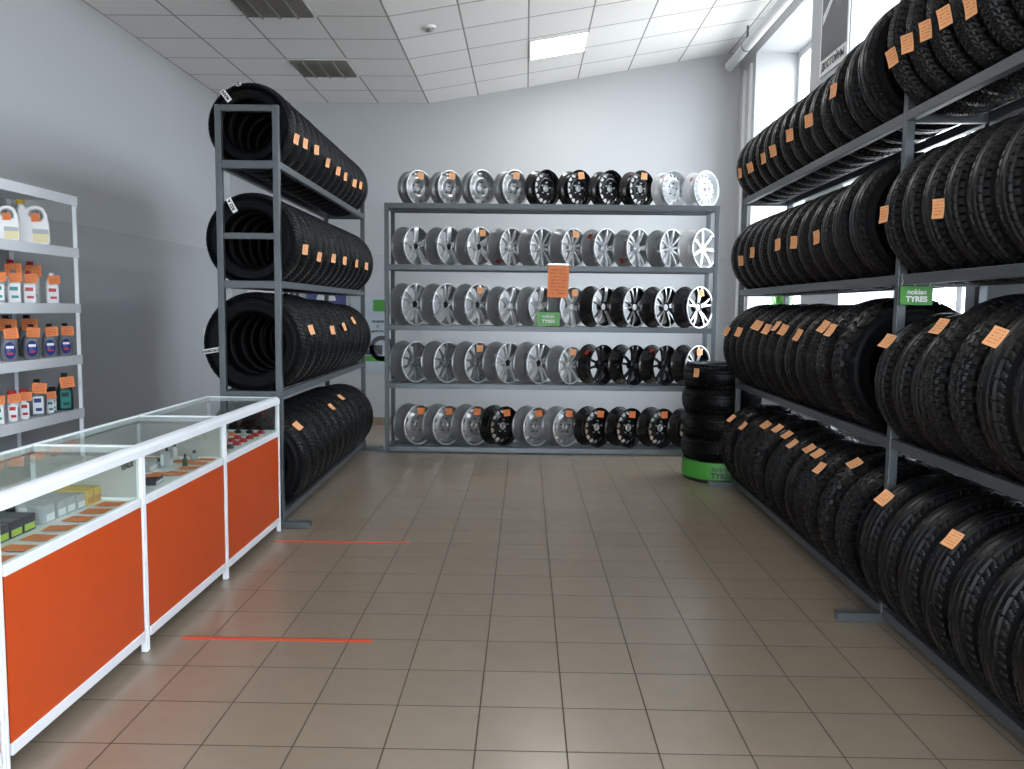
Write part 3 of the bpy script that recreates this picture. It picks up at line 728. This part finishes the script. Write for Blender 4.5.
for lev, pname, items, tags_, reds in ROWS:
    for i, (px, key) in enumerate(items):
        W_ = proto(key); R = RADII[key]
        th = radians(54 - 13 * (px - 415) / 290) if lev != 0 and lev != 4 else radians(50 - 13 * (px - 415) / 290)
        xx = cx(px); yc = 8.41
        # face centre sits on the -Y local side; keep wheel centre over the shelf
        off = Vector((sin(th), -cos(th), 0)) * .085
        W_.location = (xx - .02 if False else xx, yc, BZ[lev] + R - .03) 
        W_.location = Vector((xx + .012, BY0 + .215, BZ[lev] + R * 1.05 - .008)) + off * 1.0 - Vector((off.x, 0, 0))
        tilt = 0; W_.scale = (1.05, 1.05, 1.05)
        W_.rotation_euler = (tilt, 0, th)
        # spin spokes a little
        sp = random.uniform(-.3, .3)
        for ch in W_.children:
            if ch.name.split('.')[0] in ('price_tag', 'sticker'): bpy.data.objects.remove(ch); continue
        for ch in W_.children:
            if ch.name.split('.')[0] == 'spoke': ch.rotation_euler = (0, ch.rotation_euler[1] + sp, 0)
        if i in tags_:
            c = obj('price_tag', RIMCARD2 if lev in (0,) else RIMCARD, W_); c.location = (random.uniform(-.005, .012), -.012, R * .68); c.rotation_euler = (.05, random.uniform(-.15, .15), -.35)
        if i in reds:
            a0 = {7: 1.9, 8: 2.0, 9: 2.3, 3: 4.0, 6: 2.2}.get(i, 2.2) if not (lev == 3 and i == 7) else 3.8
            b = MB(); b.lathe([(.085, R * .858), (.085, R * .868), (.13, R * .895), (.13, R * .885)], 6, a0=a0, a1=a0 + .32, close=True); b.build('sticker', P['red'], W_)['label'] = 'red sticker'
        lb = '%s%s, %s from left, wheel rack %s' % (DESC[key], ' with orange card' if i in tags_ else '', ORD[i], pname)
        W_.name = 'steel_wheel' if 'steel' in DESC[key] else 'alloy_wheel'
        tag(W_, lb, 'wheel', 'wheels on the %s of the wheel rack' % pname)
# notices on rim rack
t = thing('notice_sheet', (.312, BY0 - .014, 1.875), 'large orange printed notice hanging on the middle of wheel rack', 'notice')
m_ = card_mesh(.205, .31, .02, P['sign'], 'sheet'); o = obj('sheet', m_, t); o.location = (0, -.008, -.165); o.rotation_euler = (0, .03, 0)
b = MB(); b.box((-.10, -.01, -.006), (.10, .01, .006)); b.build('clip', P['fold'], t)
t = thing('shelf_sign', (.222, BY0 - .004, 1.275), 'small green sign card on the third shelf of the wheel rack', 'sign')
b = MB(); b.box((-.113, -.006, 0), (.113, -.002, .135)); b.build('card', P['green'], t, bevel=.001)
tx = text_mesh('lettering', 'nokian', .045, P['white_print'], t); tx.rotation_euler = (pi / 2, 0, 0); tx.location = (0, -.0075, .095)
tx = text_mesh('lettering', 'TYRES', .045, P['white_print'], t, bold=.001); tx.rotation_euler = (pi / 2, 0, 0); tx.location = (0, -.0075, .045)
# green tag on the right rack
t = thing('hanging_sign', (1.665, 3.765, 1.60), 'small green sign with white lettering hanging from the right rack rail', 'sign')
b = MB(); b.box((-.004, -.012, -.125), (.140, -.008, -.042)); b.build('card', P['green'], t, bevel=.001)
tx = text_mesh('lettering', 'nokian', .032, P['white_print'], t, bold=.0006); tx.rotation_euler = (pi / 2, 0, 0); tx.location = (.068, -.0130, -.068)
tx = text_mesh('lettering', 'TYRES', .034, P['white_print'], t, bold=.0012); tx.rotation_euler = (pi / 2, 0, 0); tx.location = (.068, -.0130, -.100)
for x in (.0, .058, .125):
    b = MB(); pts = [(x, -.006, -.045), (x + .006, -.010, -.02), (x - .002, -.012, .0), (x + .006, -.004, .012)]
    for p, q in zip(pts, pts[1:]): b.cyl(p, q, .0013, 6)
    b.build('hook', P['fold'], t)

# ------------------------------------------------------------------ display counter
CX0, CX1, CT = -1.555, -2.02, .868
CY = [1.44, 2.395, 3.345, 4.28, 5.235]
for i in range(4):
    y0, y1 = CY[i] + .001, CY[i + 1] - .001
    pos = ['mostly left of the photo', 'nearest full one in view', 'middle one in view', 'farthest, touching the left tyre rack'][i]
    t = thing('display_counter', ((CX0 + CX1) / 2, (y0 + y1) / 2, 0), 'white framed glass-top counter with orange front panel, ' + pos, 'display counter', 'glass display counters in a row')
    hx = (CX0 - CX1) / 2; hy = (y1 - y0) / 2; p = .026
    b = MB()
    for sx in (-1, 1):
        for sy in (-1, 1):
            a = (sx * hx, sy * hy); c = (sx * (hx - p), sy * (hy - .014))
            b.box((min(a[0], c[0]), min(a[1], c[1]), .0), (max(a[0], c[0]), max(a[1], c[1]), CT - .045))
    for z0, z1 in ((.055, .095), (.618, .655)):
        for sx in (-1, 1):
            xx = (min(sx * hx, sx * (hx - p)), max(sx * hx, sx * (hx - p)))
            b.box((xx[0], -hy + p, z0), (xx[1], hy - p, z1))
        for sy in (-1, 1):
            yy = (min(sy * hy, sy * (hy - p)), max(sy * hy, sy * (hy - p)))
            b.box((-hx + p, yy[0], z0), (hx - p, yy[1], z1))
    b.build('frame', P['alu'], t, bevel=.003)
    # top rim: rounded front and back profiles and thin cross bars
    for sx, wv, ht in ((1, .042, .045), (-1, .022, .03)):
        b = MB(); prof = [(0, -ht), (wv, -ht), (wv, 0), (wv * .55, 0), (wv * .25, -.006), (.002, -.018)]
        vs = []
        for yv in (-hy, hy): vs += [(sx * (hx + .004 - q[0]), yv, CT + q[1]) for q in prof]
        n = len(prof); b.add(vs, [(k, (k + 1) % n, n + (k + 1) % n, n + k) for k in range(n)] + [tuple(range(n))[::-1], tuple(range(n, 2 * n))], 0)
        b.build('top_rim', P['alu'], t)
    b = MB()
    for sy in (-1, 1):
        a, c = sorted((sy * hy, sy * (hy - .012))); b.box((-hx + .022, a, CT - .03), (hx - .04, c, CT - .002))
    b.build('cross_bar', P['alu'], t)
    b = MB(); b.box((-hx + .02, -hy + .013, CT - .010), (hx - .04, hy - .013, CT - .005)); b.build('top_glass', P['glass'], t)
    b = MB(); b.box((hx - .012, -hy + p, .655), (hx - .008, hy - p, CT - .045)); b.build('front_glass', P['glass'], t)
    b = MB(); b.box((hx - .014, -hy + p, .095), (hx - .004, hy - p, .618)); b.build('front_panel', P['orange'], t)
    b = MB()
    b.box((-hx + .003, -hy + p, .095), (-hx + .013, hy - p, CT - .04)); b.build('back_panel', P['laminate'], t)
    b = MB(); b.box((-hx + .014, -hy + p, .632), (hx - .014, hy - p, .645)); b.build('display_shelf', P['white'], t)
    if i in (0, 3):
        sy = -1 if i == 0 else 1; a, c = sorted((sy * (hy - .004), sy * (hy - .010)))
        b = MB(); b.box((-hx + p, a, .095), (hx - p, c, .618)); b.build('end_panel', P['white'], t)
        b = MB(); b.box((-hx + p, a, .655), (hx - p, c, CT - .045)); b.build('end_glass', P['glass'], t)
    if i in (1, 2):
        b = MB(); b.box((-hx + p, hy - .012, .655), (hx - p, hy - .004, CT - .045)); b.build('partition', P['laminate'], t)
    if i == 1:
        tx = text_mesh('maker_lettering', 'VENUX', .030, P['black_print'], t, extrude=.0004, bold=.0012)
        tx.rotation_euler = (pi / 2, 0, pi / 2); tx.location = (hx - .0070, .35, .805)
SZ = .6455
CO = 'goods inside the glass counters'
def product_box(x, y, sx, sy, sz, rz, mats, label, band=None, group=None, z=SZ):
    t = thing('product_box', (x, y, z), label, 'box', group, rz)
    b = MB(); b.box((-sx/2, -sy/2, 0), (sx/2, sy/2, sz)); b.build('carton', P[mats], t, bevel=.0012)
    if band:
        b = MB(); b.box((sx/2, -sy * .42, sz * .12), (sx/2 + .0008, sy * .42, sz * .5)); b.box((-sx * .4, -sy/2 - .0008, sz * .15), (-sx * .12, -sy/2, sz * .85))
        b.build('printed_band', P[band], t)
    return t
P['navy'] = mat('navy_carton', (.03, .032, .055), .4); P['lime'] = mat('lime_print', (.35, .5, .06), .4)
P['greyc'] = mat('grey_carton', (.42, .43, .45), .45); P['yellow'] = mat('ochre_carton', (.62, .42, .10), .45)
P['blue'] = mat('blue_carton', (.05, .08, .25), .4); P['palew'] = mat('pale_label', (.75, .76, .78), .4); P['darkgreen'] = mat('dark_green', (.03, .07, .03), .5)
P['gold'] = mat('amber_plastic', (.5, .25, .05), .3)
NB = {}
for i, y in enumerate((2.61, 2.685, 2.76, 2.835)):
    product_box(-1.79, y, .13, .068, .058, 0, 'navy', 'dark navy lamp box with lime stripe, %s from left in the near front counter row' % ORD[i], 'lime', 'navy boxes in the near counter')
for i, (x, y, rz) in enumerate([(-1.90, 2.86, .1), (-1.90, 3.0, -.1), (-1.93, 2.72, .05)]):
    product_box(x, y, .09, .11, .05, rz, 'navy', ['dark navy box behind the grey boxes in the near counter', 'dark navy box with lime label nearest the green packs', 'dark navy box at the left back of the near counter'][i], 'lime', 'navy boxes at the back of the near counter')
for i, (x, y, a, c_, h) in enumerate([(-1.775, 2.955, .11, .06, .068), (-1.80, 3.04, .15, .06, .062), (-1.80, 3.105, .15, .06, .062), (-1.79, 3.17, .14, .055, .058)]):
    product_box(x, y, a, c_, h, 0, 'greyc', 'light grey carton, %s from left, between navy and ochre boxes in the near counter' % ORD[i], 'palew', 'grey cartons in the near counter')
for i, (x, y) in enumerate([(-1.80, 3.225), (-1.80, 3.28)]):
    product_box(x, y, .17, .05, .062, 0, 'yellow', 'ochre yellow carton, %s of the pair at the end of the near counter' % ['left', 'right'][i], 'gold', 'ochre cartons in the near counter')
product_box(-1.945, 3.2, .07, .13, .06, 0, 'yellow', 'ochre carton standing behind the other ochre pair in the near counter', None)
product_box(-1.965, 2.96, .04, .06, .09, .1, 'darkgreen', 'dark green pack at the back of the near counter', 'lime')
product_box(-1.84, 3.30, .03, .03, .03, .2, 'blue', 'tiny blue pack beside the ochre cartons in the near counter', None) if False else None
COUNTERCARD = card_mesh(.075, .105, .002, P['tag2'])
def flat_card(x, y, rz, label, group, z=SZ, tilt=0):
    o = obj('price_card', COUNTERCARD); o.location = (x, y, z + .0035); o.rotation_euler = (-pi / 2 + tilt, 0, rz); tag(o, label, 'price card', group)
for i, y in enumerate((2.50, 2.62, 2.745, 2.87, 3.0, 3.12, 3.235)):
    flat_card(-1.635, y, pi / 2 + random.uniform(-.12, .12), 'orange price card lying flat at the front of the near counter, %s from left' % ORD[i], 'orange cards along the near counter front')
flat_card(-1.86, 2.93, pi/2, 'orange price card lying among the boxes behind the navy row', None)
for i, (x, y, w_, dz) in enumerate([(-1.86, 4.05, 'on the dark box at the back left', .032), (-1.70, 3.84, 'in front of the grey boxes', 0), (-1.67, 3.64, 'on the small dark box at the left end', .032), (-1.73, 4.16, 'just in front of the vials', 0),
        (-1.625, 3.99, 'at the front edge of the row', 0), (-1.63, 4.11, 'second from the right end along the front', 0), (-1.625, 4.225, 'at the right end along the front', 0), (-1.86, 4.22, 'at the right end of the back row', 0), (-1.64, 3.86, 'nearest the front glass left of the edge row', 0)]):
    flat_card(x, y, pi / 2 + random.uniform(-.3, .3), 'orange price card in the middle counter %s' % w_, 'orange cards in the middle counter', z=SZ + dz, tilt=.02)
for i, (x, y, a, c_, h, m_, w_) in enumerate([(-1.67, 3.64, .09, .10, .03, 'navy', 'low dark box under an orange card, front of middle counter'), (-1.86, 4.05, .09, .1, .03, 'navy', 'low dark box under an orange card, back of middle counter'),
        (-1.83, 3.93, .1, .11, .05, 'greyc', 'grey metal-look box at the centre of the middle counter'), (-1.76, 4.03, .05, .04, .075, 'greyc', 'upright grey box beside the grey metal-look box'), (-1.83, 3.80, .08, .07, .03, 'palew', 'flat pale box in the middle counter')]):
    product_box(x, y, a, c_, h, .1, m_, w_, 'palew' if m_ != 'palew' else 'lime')
def vial(x, y, h, r, m_, capm, label, cat='bottle', nm='small_vial'):
    t = thing(nm, (x, y, SZ), label, cat)
    b = MB(); b.lathe([(0, 0), (0, r), (h * .55, r), (h * .68, r * .45), (h * .72, r * .4)], 16, axis='z'); b.build('body', P[m_], t)
    b = MB(); b.lathe([(h * .72, r * .5), (h, r * .42), (h, 0)], 12, axis='z'); b.build('cap', P[capm], t)
vial(-1.80, 4.13, .085, .014, 'greyc', 'black_plastic', 'small grey vial with dark cap in the middle counter')
vial(-1.79, 4.20, .10, .014, 'palew', 'black_plastic', 'taller pale vial with black cap in the middle counter')
vial(-1.68, 4.06, .06, .012, 'darkgreen', 'black_plastic', 'short dark green vial in the middle counter')
vial(-1.70, 4.225, .05, .018, 'greyc', 'black_plastic', 'squat vial with round black cap at the right end of middle counter')
# far counter: red and dark small parts in blister packs
def blister(x, y, rz, m_, label, group):
    t = thing('blister_pack', (x, y, SZ), label, 'small pack', group, rz)
    b = MB(); b.box((-.035, -.05, 0), (.035, .05, .003)); b.build('backing_card', P['palew'], t)
    b = MB(); b.lathe([(.003, .026), (.016, .022), (.024, .012), (.025, 0)], 12, axis='z'); b.build('contents', P[m_], t)
k = 0
for y in (4.37, 4.475, 4.58, 4.69, 4.80, 4.91, 5.02, 5.13):
    for x in (-1.64, -1.713, -1.786, -1.859, -1.932):
        m_ = ['red', 'red', 'navy', 'greyc', 'red', 'black_plastic', 'tag2'][random.randrange(7)]
        blister(x, y + random.uniform(-.006, .006), random.uniform(-.12, .12), m_, 'small %s part in clear pack among others in the far counter' % {'red': 'red', 'navy': 'navy blue', 'greyc': 'grey', 'black_plastic': 'black', 'tag2': 'orange'}[m_], '%s blister packs in the far counter' % {'red': 'red', 'navy': 'navy', 'greyc': 'grey', 'black_plastic': 'black', 'tag2': 'orange'}[m_])

# ------------------------------------------------------------------ shelving unit behind counter
UX0, UX1, UY0, UY1 = -3.10, -3.575, 3.9, 5.78
ULV = [.30, .712, 1.085, 1.44, 1.818, 2.17]
t = thing('shelving_unit', ((UX0 + UX1) / 2, (UY0 + UY1) / 2, 0), 'white metal shelving unit of bottles against the left wall', 'shelf')
hx = (UX0 - UX1) / 2; hy = (UY1 - UY0) / 2
for sx in (-1, 1):
    for sy in (-1, 1):
        b = MB(); xs = sorted((sx * hx, sx * (hx - .026))); ysr = sorted((sy * hy, sy * (hy - .014)))
        b.box((xs[0], ysr[0], 0), (xs[1], ysr[1], ULV[-1])); b.build('post', P['alu'], t, bevel=.002)
for z in ULV:
    b = MB(); b.box((-hx + .028, -hy + .004, z - .02), (hx - .001, hy - .004, z)); b.box((hx - .001, -hy, z - .062), (hx + .008, hy - .004, z + .002)); b.build('shelf_board', P['alu'], t)
# bottles ---------------------------------------------------------------
FACE = radians(38)          # rotation so that local -Y faces between aisle and camera
def sq_lathe(mb, prof, ax, ay, n=28, p=3.2, mi=0):
    """superellipse cross section stack, prof (z, scale)"""
    vs = []; k = len(prof)
    for i in range(n):
        t_ = 2 * pi * i / n; c, s_ = cos(t_), sin(t_)
        x = math.copysign(abs(c) ** (2 / p), c) * ax; y = math.copysign(abs(s_) ** (2 / p), s_) * ay
        for z, q in prof: vs.append((x * q, y * q, z))
    fs = [(i * k + c, ((i + 1) % n) * k + c, ((i + 1) % n) * k + c + 1, i * k + c + 1) for i in range(n) for c in range(k - 1)]
    mb.add(vs, fs, mi, True)
    mb.add([vs[i * k] for i in range(n)], [tuple(range(n))[::-1]], mi)
def hang_card(t, z, y=-.05, rz=0, me=None):
    c = obj('price_tag', me or CARD_D, t); c.location = (.008, y, z); c.rotation_euler = (-.12, random.uniform(-.12, .12), rz); return c
for nm, cc in [('teal', (.02, .22, .2)), ('bottle_grey', (.16, .17, .19)), ('can_red', (.42, .015, .02)), ('bottle_white', (.8, .8, .8)), ('cap_yellow', (.75, .5, .06)), ('label_blue', (.02, .04, .22)), ('pale_yellow', (.72, .64, .35)), ('bottle_green', (.01, .05, .045)), ('green_print', (.02, .25, .12))]:
    P[nm] = mat(nm, cc, .32)
def canister(x, y, z, s, label):
    t = thing('canister', (x, y, z), label, 'canister', 'white canisters with yellow caps', FACE); t.scale = (s, s, s)
    # body outline in X (width) with handle hole, extruded in Y
    out = [(-.085, 0), (.085, 0), (.092, .02), (.09, .12), (.08, .19), (.062, .235), (.03, .252), (-.01, .25), (-.03, .235), (-.042, .225), (-.048, .25), (-.082, .25), (-.09, .22), (-.092, .02)]
    hole = [(.05, .16), (.055, .19), (.042, .216), (.015, .226), (-.015, .215), (-.03, .185), (-.012, .172), (.018, .158)]
    b = MB(); bm = bmesh.new(); 
    vo = [bm.verts.new((x_, 0, z_)) for x_, z_ in out]; vh = [bm.verts.new((x_, 0, z_)) for x_, z_ in hole]
    eo = [bm.edges.new((vo[i], vo[(i + 1) % len(vo)])) for i in range(len(vo))]; eh = [bm.edges.new((vh[i], vh[(i + 1) % len(vh)])) for i in range(len(vh))]
    bmesh.ops.triangle_fill(bm, edges=eo + eh, use_beauty=True)
    me = bpy.data.meshes.new('body'); bm.to_mesh(me); bm.free(); me.materials.append(P['bottle_white'])
    o = obj('body', me, t); sm = o.modifiers.new('thick', 'SOLIDIFY'); sm.thickness = .11; sm.offset = 0
    bv = o.modifiers.new('bevel', 'BEVEL'); bv.width = .014; bv.segments = 3; bv.limit_method = 'ANGLE'
    b = MB(); b.cyl((-.065, 0, .25), (-.065, 0, .258), .02, 20); b.build('neck', P['bottle_white'], t)
    b = MB(); b.cyl((-.065, 0, .256), (-.065, 0, .285), .026, 20); b.build('cap', P['cap_yellow'], t)
    b = MB(); b.box((-.01, -.0575, .015), (.08, -.0555, .07), 0); b.box((-.01, -.0575, .07), (.08, -.0555, .10), 1); b.build('label', [P['pale_yellow'], P['greyc']], t)
    c = hang_card(t, .17, -.064); c.scale = (.7, 1, .85); return t
canister(-3.22, 5.46, ULV[4] + .003, 1.0, 'large white canister with yellow cap, right one on top shelf level')
canister(-3.22, 5.16, ULV[4] + .003, .86, 'white canister with yellow cap cut by the left edge of the photo')
def flat_bottle(x, y, z, s, bodym, capm, labm, accm, label, group, oval=False, shape='jug', card=True):
    t = thing('oil_bottle', (x, y, z), label, 'bottle', group, FACE)
    b = MB()
    if shape == 'jug': sq_lathe(b, [(0, .93), (.006, 1), (.13, 1), (.155, .92), (.175, .6), (.185, .42), (.19, .42)], .042, .028)
    elif shape == 'slim': sq_lathe(b, [(0, .93), (.006, 1), (.09, 1), (.125, .9), (.165, .55), (.18, .4), (.19, .38)], .045, .030, p=2.4)
    else: sq_lathe(b, [(0, .95), (.005, 1), (.15, 1), (.165, .85), (.175, .6), (.18, .5)], .030, .030, p=2)
    b.build('body', P[bodym], t)
    b = MB(); sq_lathe(b, [(.188 if shape != 'can' else .18, .5 if shape != 'can' else .9), (.215, .48 if shape != 'can' else .85), (.216, 0)], .034, .034, p=2); b.build('cap', P[capm], t)
    b = MB(); hw = .034 if shape == 'jug' else .027; yy = -.0305 if shape != 'slim' else -.0325
    if oval:
        b.lathe([(yy - .0008, 0), (yy - .0008, .030), (yy + .004, .032)], 28, mtx=Matrix.Translation((0, 0, .062)) @ Matrix.Diagonal((.95, 1, 1.6, 1)))
        b.build('label', P[labm], t)
        b = MB(); b.box((-.02, yy - .0016, .075), (.02, yy - .0008, .09)); b.build('label_title', P['palew'], t)
        b = MB(); b.box((-.016, yy - .0016, .038), (.016, yy - .0008, .05)); b.build('label_print', P[accm], t)
    else:
        b.box((-hw, yy, .015), (hw, yy + .003, .115)); b.build('label', P[labm], t)
        b = MB(); b.box((-hw * .8, yy - .0008, .08), (hw * .6, yy, .105)); b.build('label_title', P[accm], t); b = MB(); b.box((-hw * .5, yy - .0008, .03), (hw * .7, yy, .048)); b.build('label_print', P[accm], t)
    if card: hang_card(t, .165, -.045)
    t.scale = (s, s, s); return t
z = ULV[3] + .003
G2 = 'bottles on the second shelf level of the white unit'
for y, c_, m_, n_, acc, w_ in [(4.97, 'black_plastic', 'greyc', 'palew', 'teal', 'grey'), (5.13, 'bottle_grey', 'bottle_white', 'palew', 'teal', 'white bottle with teal print'), (5.29, 'can_red', 'bottle_white', 'palew', 'can_red', 'white bottle with red print'), (5.55, 'bottle_white', 'bottle_white', 'palew', 'can_red', 'plain white bottle')]:
    flat_bottle(-3.16, y, z, .93, m_, c_, n_, acc, {4.97: 'grey bottle at the left edge of the photo', 5.13: 'white bottle with teal print', 5.29: 'white bottle with red print', 5.55: 'white bottle standing alone at right'}[y] + ', second shelf of the white unit', G2)
for y, n_ in [(5.22, 'left'), (5.46, 'middle'), (5.68, 'right')]:
    flat_bottle(-3.38, y - .0, z, 1.3, 'bottle_white', 'can_red', 'palew', 'green_print', 'white bottle in the back row of the second shelf, %s one' % n_, G2)
z = ULV[2] + .003
G3 = 'grey bottles with blue oval labels'
for i, y in enumerate((5.06, 5.29, 5.495, 5.685)):
    flat_bottle(-3.16, y, z, 1.02, 'bottle_grey', 'black_plastic', 'label_blue', 'red', 'grey bottle with blue oval label, %s from left in the front row' % ORD[i], G3, True, 'slim')
for i, y in enumerate((5.15, 5.35, 5.58)):
    flat_bottle(-3.36, y, z, 1.28, 'bottle_grey', 'black_plastic', 'label_blue', 'red', 'grey bottle with orange card, %s from left in the back row' % ORD[i], G3, True, 'slim')
z = ULV[1] + .003
G4 = 'cans and bottles on the fourth shelf level'
flat_bottle(-3.17, 4.93, z, .9, 'bottle_white', 'black_plastic', 'palew', 'green_print', 'pale bottle at the left edge on the lowest visible shelf', G4)
for i, y in enumerate((5.05, 5.17)):
    flat_bottle(-3.15, y, z, .88, 'bottle_white', 'can_red', 'palew', 'can_red', 'white spray can with red top, %s one of two on the lowest visible shelf' % ['left', 'right'][i], G4, shape='can')
flat_bottle(-3.16, 5.33, z, 1.1, 'bottle_grey', 'black_plastic', 'palew', 'label_blue', 'dark grey bottle with narrow white label beside the spray cans', G4, shape='slim')
flat_bottle(-3.15, 5.455, z, .75, 'palew', 'black_plastic', 'palew', 'teal', 'short pale bottle with black cap, left of the teal one', G4, shape='can')
flat_bottle(-3.18, 5.535, z, .78, 'teal', 'black_plastic', 'palew', 'teal', 'short teal bottle between pale and tall green bottles', G4, shape='can', card=False)
flat_bottle(-3.15, 5.635, z, 1.18, 'bottle_green', 'black_plastic', 'teal', 'bottle_green', 'tall dark green bottle at right end of the lowest visible shelf', G4, shape='slim')

# ------------------------------------------------------------------ posters
P['poster_blue'] = mat('poster_blue', (.06, .07, .22), .3); P['poster_pale'] = mat('poster_pale_blue', (.42, .48, .54), .3); P['poster_dark'] = mat('poster_dark', (.05, .05, .06), .3)
P['poster_grey'] = mat('poster_grey', (.045, .045, .055), .4)
def poster(name, x0, x1, z0, z1, base, label):
    t = thing(name, ((x0 + x1) / 2, YB, (z0 + z1) / 2), label, 'poster')
    hw, hh = (x1 - x0) / 2, (z1 - z0) / 2
    b = MB(); b.box((-hw, -.012, -hh), (hw, -.002, hh)); b.build('board', P[base], t)
    return t, hw, hh
t, hw, hh = poster('poster', -2.13, -1.70, .66, 1.56, 'poster_pale', 'pale blue and green poster with a tyre picture between the racks')
b = MB(); b.box((-hw, -.0135, -hh + .12), (hw, -.0125, -hh + .19)); b.build('green_band', P['green'], t)
b = MB(); b.box((hw - .16, -.0135, hh - .17), (hw - .02, -.0125, hh - .03)); b.build('green_logo', P['green'], t)
b = MB(); b.lathe([(-.0135, .10), (-.0135, .155)], 40, mtx=Matrix.Translation((.16, 0, -.17))); b.build('tyre_picture', P['poster_dark'], t)
b = MB(); b.box((-hw + .05, -.0135, -hh + .2), (hw - .05, -.013, -hh + .32)); b.build('picture_ground', P['poster_grey'], t)
for i, tx_ in enumerate(('льная', 'и', 'ность')):
    tx = text_mesh('lettering', tx_, .055, P['black_print'], t); tx.rotation_euler = (pi / 2, 0, 0); tx.location = (.11, -.014, .16 - i * .06)
t, hw, hh = poster('poster', -2.68, -2.19, .80, 1.69, 'poster_blue', 'dark blue poster with a pale dome shape behind the left rack')
b = MB(); b.lathe([(-.0135, 0), (-.0135, .12)], 24, a0=0, a1=pi, mtx=Matrix.Translation((.0, 0, .27))); b.build('pale_shape', P['palew'], t)
t, hw, hh = poster('poster', -3.4, -2.75, .80, 1.72, 'palew', 'pale poster with grey photo row partly hidden behind the left rack')
b = MB(); 
for k in range(3): b.box((hw - .06 - k * .07, -.0135, hh - .16), (hw - .01 - k * .07, -.0125, hh - .02))
b.build('grey_blocks', P['poster_grey'], t)
# poster on pier between windows (faces -X)
t = thing('poster', (XR, 7.07, 3.83), 'tall dark grey poster with a car wheel picture on the pier between windows', 'poster')
b = MB(); b.box((-.014, -.30, -.40), (-.003, .33, .5)); b.build('board', P['white'], t)
b = MB(); b.box((-.0155, -.27, -.27), (-.0145, .30, .5)); b.build('picture', P['poster_grey'], t)
b = MB(); m_ = Matrix.Translation((-.0165, -.08, .22)) @ Matrix.Diagonal((1, .6, 1, 1)); b.lathe([(0, .09), (0, .17)], 32, axis='x', mtx=m_); b.build('wheel_picture', P['poster_dark'], t)
b = MB(); b.add([(-.016, .28, .02), (-.016, .06, .16), (-.016, .06, .22), (-.016, .28, .10)], [(0, 1, 2, 3)]); b.build('pale_band', P['palew'], t)  # pale slanted band on the dark picture
tx = text_mesh('lettering', 'ДОСТОЙНЫ', .085, P['black_print'], t, bold=.001); tx.rotation_euler = (pi / 2, 0, -pi / 2); tx.location = (-.0165, .02, -.335)

# potted plant on the sill of the far window
t = thing('potted_plant', (XR + .2, 8.95, 1.024), 'long-leaved green plant on the far window sill, glimpsed between shelves', 'plant')
b = MB(); b.lathe([(0, 0), (0, .075), (.14, .10), (.14, .088), (.12, .085), (.12, 0)], 24, axis='z'); b.build('pot', P['white'], t)
P['leaf'] = mat('leaf_green', (.10, .30, .05), .4, var=(20, .3))
b = MB()
for i in range(80):
    a = random.uniform(0, 2 * pi); ln = random.uniform(.4, .82); lean = random.uniform(.1, .6); wv = .022; pts = []
    for j in range(8):
        u = j / 7; rr = lean * u ** 1.5; zz = .12 + ln * u * (1 - .25 * u * lean * 2)
        c = Vector((cos(a) * rr * .3, sin(a) * rr * .8, zz)); s_ = Vector((-sin(a), cos(a), 0)) * wv * (1 - u ** 3)
        pts += [c - s_, c + s_]
    b.add(pts, [(2 * j, 2 * j + 1, 2 * j + 3, 2 * j + 2) for j in range(7)], 0, True)
b.build('leaves', P['leaf'], t)
